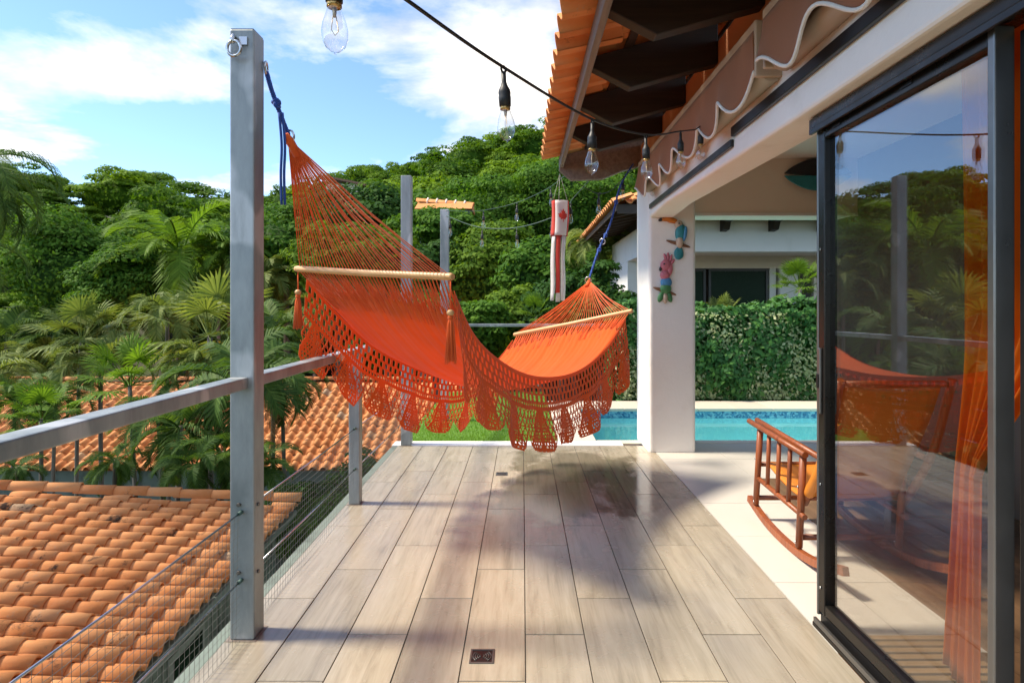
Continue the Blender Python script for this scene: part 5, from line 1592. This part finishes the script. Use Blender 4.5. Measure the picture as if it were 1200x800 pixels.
palm('fan_b', 846, 372, 10.6, 0.45, 'spiky pale palm tuft rising from the hedge', 0.1, base=-0.1)
palm('fan', 628, 372, 12.5, 0.55, 'broad leaved bright green plant above the far rail', 1.2, base=-1.5)

# ------------------------------------------------------------------ trees of the middle ground, each its own
def tree(label, px_x, px_y, d, rx, rz, mat, seed, nl=7000, size=0.12, base=None, name='leafy_tree', cat='tree', nlump=26, group=None, core=0.56):
    c = at(px_x, px_y, d)
    gz = float(ground_h(c.x, c.y)) if base is None else base
    t_ = thing(name, label, cat, (c.x, c.y, gz), group)
    rg = np.random.default_rng(seed)
    cs, rs = lumps(nlump, (rx, rx, rz), rg, 0.35)
    sp_, sn_ = shell((rx, rx, rz), nl // 3, rg)
    V = np.concatenate([leaf_cloud(cs, rs, nl - nl // 3, size, rg, up=.45, squash=.58, jitter=.32), quads(sp_, sn_, size * rg.uniform(.6, 1.3, nl // 3), rg)])
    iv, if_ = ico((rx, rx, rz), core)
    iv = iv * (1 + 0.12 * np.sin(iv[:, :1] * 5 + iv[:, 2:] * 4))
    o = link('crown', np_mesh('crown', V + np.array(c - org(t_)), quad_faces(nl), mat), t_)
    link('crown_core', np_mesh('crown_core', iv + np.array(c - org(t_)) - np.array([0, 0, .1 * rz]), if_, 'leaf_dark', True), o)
    m = MB()
    zb = c.z - rz * .3
    r0 = 0.06 + rx * .05
    m.tube([(c.x + .15, c.y, gz - .1), (c.x + .05, c.y, (gz + zb) / 2), (c.x, c.y, zb), (c.x, c.y, c.z + rz * .4)], [r0, r0 * .75, r0 * .6, r0 * .15], 9)
    for k in range(6):
        cc_ = cs[k]
        m.tube([(c.x, c.y, zb - rz * .1), (c.x + cc_[0] * .5, c.y + cc_[1] * .5, (zb + c.z + cc_[2]) / 2), (c.x + cc_[0], c.y + cc_[1], c.z + cc_[2])], [r0 * .5, r0 * .3, r0 * .12], 6)
    m.build('trunk', 'bark', t_)
    return t_
tree('bright yellow-green tree crown right of the far steel post', 566, 320, 24.2, 2.55, 2.15, 'leaf_bright', 1, 11000, 0.10)
tree('small bright tree behind the hammock strings', 452, 315, 24.5, 2.3, 2.0, 'leaf_bright', 2, 8000, 0.10)
tree('olive bush seen through the hammock strings', 395, 310, 24.5, 2.1, 1.8, 'leaf_bright', 3, 6000, 0.09)
tree('mid green tree below the windsock', 632, 330, 18, 1.5, 1.5, 'leaf_mid', 4, 7000, 0.09)
tree('dark round tree above the yellow-green crown', 515, 285, 30, 2.6, 2.2, 'leaf_mid', 5, 8000, 0.13)
tree('broad green tree under the string lights', 600, 262, 36, 4.2, 3.0, 'leaf_mid', 6, 18000, 0.115)
tree('tree half hidden by the tiled eave', 668, 240, 34, 3.6, 3.0, 'leaf_mid', 7, 16000, 0.11)
tree('dark tree left of the bright crowns', 500, 330, 24, 1.7, 1.9, 'leaf_dark', 8, 7000, 0.10)
tree('tree crown behind the palms left of the steel post', 90, 320, 26, 3.2, 2.6, 'leaf_mid', 9, 17000, 0.09)
tree('spreading tree in front of the dark wooded slope', 150, 345, 24, 2.3, 1.8, 'leaf_mid', 10, 12000, 0.085)
tree('tree filling the gap between steel post and hammock', 335, 290, 27, 2.6, 2.4, 'leaf_mid', 12, 12000, 0.09)
tree('tree crown beside the hammock top', 420, 262, 34, 3.2, 2.4, 'leaf_dark', 13, 8000, 0.15)
tree('dense shrub behind the far rail', 560, 388, 12.5, 0.85, 0.8, 'leaf_mid', 14, 5000, 0.06, -1.2, 'shrub', 'shrub')
tree('bright shrub behind the far rail below the yellow-green tree', 600, 382, 14, 1.0, 0.95, 'leaf_bright', 15, 5500, 0.06, -1.2, 'shrub', 'shrub')
tree('dark shrub left of the hammock far end', 655, 372, 13, 0.95, 1.0, 'leaf_dark', 16, 5500, 0.06, -1.2, 'shrub', 'shrub')
tree('dark shrub between the white house and the far rail', 705, 380, 11.5, 0.8, 1.2, 'leaf_dark', 17, 5500, 0.055, -1.2, 'shrub', 'shrub')
tree('dark shrub seen below the near spreader bar', 478, 392, 13, 1.1, 1.0, 'leaf_dark', 18, 5000, 0.07, -3.5, 'shrub', 'shrub')
tree('leafy shrub behind the tassel of the hammock', 510, 395, 12, 0.8, 0.9, 'leaf_mid', 19, 5000, 0.06, -3.0, 'shrub', 'shrub')
for i, (x_, y_, d_, r_, lb) in enumerate([(362, 590, 10.4, .9, 'dark shrub in the shaded gap just right of the tall post'), (398, 592, 9.6, .85, 'green shrub in the gap left of the short post'), (432, 575, 10.4, .8, 'dark shrub behind the short post'), (418, 548, 12.0, .9, 'green shrub under the eave of the second tiled roof'), (338, 580, 12.5, 1.0, 'dark shrub beyond the corner of the near tiled roof')]):
    tree(lb, x_, y_ + 25, d_, r_, r_ * .8, 'leaf_mid' if i % 2 else 'leaf_dark', 30 + i, 3600, 0.05, -4.6, 'shrub', 'shrub', 16, 'shrubs in the gap below the deck')
for i, (x_, y_, d_, r_) in enumerate([(840, 350, 19, 1.8), (940, 330, 20, 2.0)]):
    tree(['garden tree behind the windows of the white house', 'garden tree behind the white house near the door frame'][i], x_, y_, d_ + 3, r_, r_, 'leaf_mid', 50 + i, 4000, .13, -2, 'leafy_tree', 'tree', 20, 'garden trees behind the white house')

# ------------------------------------------------------------------ wooded hills (one mass each)
def forest(name, label, y0, y1, step, q0, q1, nl, size, R_, seed, keepf=None):
    rg = np.random.default_rng(seed)
    protos = []
    for k in range(5):
        rx, rz = R_ * (0.9 + .1 * k), R_ * (0.62 + .06 * k)
        cs, rs = lumps(24, (rx, rx, rz), rg, 0.25, (.22, .42))
        p_, n_, s_ = leaf_cloud(cs, rs, nl - nl // 8, size, rg, up=.5, squash=.5, jitter=.28, raw=True)
        q_, m_ = shell((rx, rx, rz), nl // 8, rg, .62)
        V = tris(np.concatenate([p_, q_]), np.concatenate([n_, m_]), np.concatenate([s_, size * rg.uniform(.6, 1.3, nl // 8)]), rg)
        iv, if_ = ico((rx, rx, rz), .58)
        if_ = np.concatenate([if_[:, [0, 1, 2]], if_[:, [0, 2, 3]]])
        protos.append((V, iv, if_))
    Vs, Fs, Ts, c = [], [], [], 0
    cV, cF, cT, cc2 = [], [], [], 0
    y = y0
    while y < y1:
        st = step * (0.8 + 0.5 * (y - y0) / (y1 - y0))
        x = q0 * y
        while x < q1 * y:
            tx, ty = x + rg.uniform(-.4, .4) * st, y + rg.uniform(-.4, .4) * st
            x += st
            if keepf and not keepf(tx, ty): continue
            V, iv, if_ = protos[rg.integers(5)]
            s = rg.uniform(.55, 1.0) if rg.random() < .45 else rg.uniform(1.0, 1.55); a = rg.uniform(0, 6.28); sz = rg.uniform(.8, 1.25)
            Rm = np.array([[math.cos(a), -math.sin(a), 0], [math.sin(a), math.cos(a), 0], [0, 0, 1]])
            o_ = np.array([tx, ty, float(ground_h(tx, ty)) + R_ * 0.75 * s + rg.uniform(-.5, 1.2)])
            P = (V * np.array([1, 1, sz])) @ Rm.T * s + o_
            tint = np.clip(rg.beta(.9, 1.1), 0, 1)
            Vs.append(P); Fs.append(np.arange(3 * nl).reshape(-1, 3) + c); c += len(P); Ts.append(np.full(len(P), tint))
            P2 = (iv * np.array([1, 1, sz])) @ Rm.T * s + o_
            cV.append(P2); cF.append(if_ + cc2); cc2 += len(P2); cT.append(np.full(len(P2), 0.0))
        y += st * .9
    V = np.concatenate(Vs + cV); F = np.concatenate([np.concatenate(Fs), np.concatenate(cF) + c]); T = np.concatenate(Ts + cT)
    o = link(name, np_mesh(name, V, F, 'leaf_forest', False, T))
    tag(o, label, 'forest', kind='stuff')
    return o
forest('forest', 'dense green woodland on the hill behind the palms', 32, 70, 5.0, -1.15, -0.36, 9500, 0.105, 2.6, 21)
forest('forest', 'woodland on the lower slope behind the hammock', 38, 88, 6.0, -0.62, 0.34, 6500, 0.135, 3.2, 22, lambda x, y: not (y < 70 and x / y < -0.36))
forest('forest', 'woodland covering the top of the high hill behind the hammock', 88, 186, 7.6, -0.62, 0.34, 2600, 0.25, 4.0, 23)

# ------------------------------------------------------------------ far buildings and mast on the hill
def hill_point(px_x, d):
    x = (px_x - VX) * d / FPX
    return x, d, float(ground_h(x, d))
c = at(402, 212, 92)
hh_ = thing('hilltop_house', 'brown roofed house on the ridge just above the hammock end', 'house', (c.x, c.y, c.z - 8))
MB().box((c.x - 2.6, c.y, c.z - 9), (c.x + 2.6, c.y + 4, c.z - 0.5)).build('wall', 'cream_render', hh_)
MB().prism([(c.x - 3.6, c.z + 0.6), (c.x - 3.6, c.z + 0.9), (c.x + 3.6, c.z - 0.55), (c.x + 3.6, c.z - 0.85)], c.y - 0.8, c.y + 4.6, 1).build('roof', 'paint_brown', hh_)
# tiled ridge showing above the trees beside the far post
cL, cR = at(489, 236, 28.0), at(556, 241, 28.0)
gt = thing('tiled_gatehouse', 'orange tiled ridge with white mortar showing above the trees', 'house', ((cL.x + cR.x) / 2, 28.6, -3))
for i in range(6):
    p = cL.lerp(cR, (i + 1.15) / 6.2)
    o = link('ridge_tile', CM, gt, p + Vector((0, 0, -0.02)))
    d = (cL - cR).normalized()
    o.rotation_euler = (0, R(-4), R(180)); o.scale = (1.33, 2.1, 2.1)
    if i < 5:
        m = MB(); q_ = cL.lerp(cR, (i + 1.2) / 6.2)
        m.tube([q_ + Vector((-.07, -.03, -.20)), q_ + Vector((-.03, -.15, .03)), q_ + Vector((0.0, -.04, .18))], 0.05, 6); m.build('mortar_joint', 'mortar', gt)
MB().prism([(cL.y - 0.02, cL.z - 0.05), (cL.y + 1.0, cL.z - 0.5), (cL.y - 1.0, cL.z - 0.5)], cL.x + .05, cR.x - .05, 0).build('roof', 'terracotta', gt)
MB().box((cL.x + .2, 27.4, -4.5), (cR.x - .2, 28.6, cL.z - 0.49)).build('wall', 'wall_greygreen', gt)
tree('leafy tree below the orange tiled ridge', 522, 270, 26.0, 1.7, 1.05, 'leaf_mid', 71, 7000, 0.11, -4.5)
ms = at(613, 150, 168)
mt = thing('radio_mast', 'thin radio mast on top of the wooded hill', 'mast', (ms.x, ms.y, ms.z - 16))
m = MB()
for a in (0, 2.09, 4.19): m.tube([(ms.x + .35 * math.cos(a), ms.y + .35 * math.sin(a), ms.z - 16), (ms.x + .2 * math.cos(a), ms.y + .2 * math.sin(a), ms.z)], 0.12, 5)
for k in range(14):
    z = ms.z - 15 + k * 1.05
    m.tube([(ms.x - .32, ms.y, z), (ms.x + .30, ms.y, z + .9)], 0.07, 4)
m.build('lattice', 'mast_paint', mt)
m = MB(); m.box((ms.x - 1.1, ms.y - .2, ms.z - 0.9), (ms.x + 1.0, ms.y + .2, ms.z - .3)); m.tube([(ms.x, ms.y, ms.z - .3), (ms.x, ms.y, ms.z + 1.0)], .1, 5); m.build('antenna', 'mast_paint', mt)
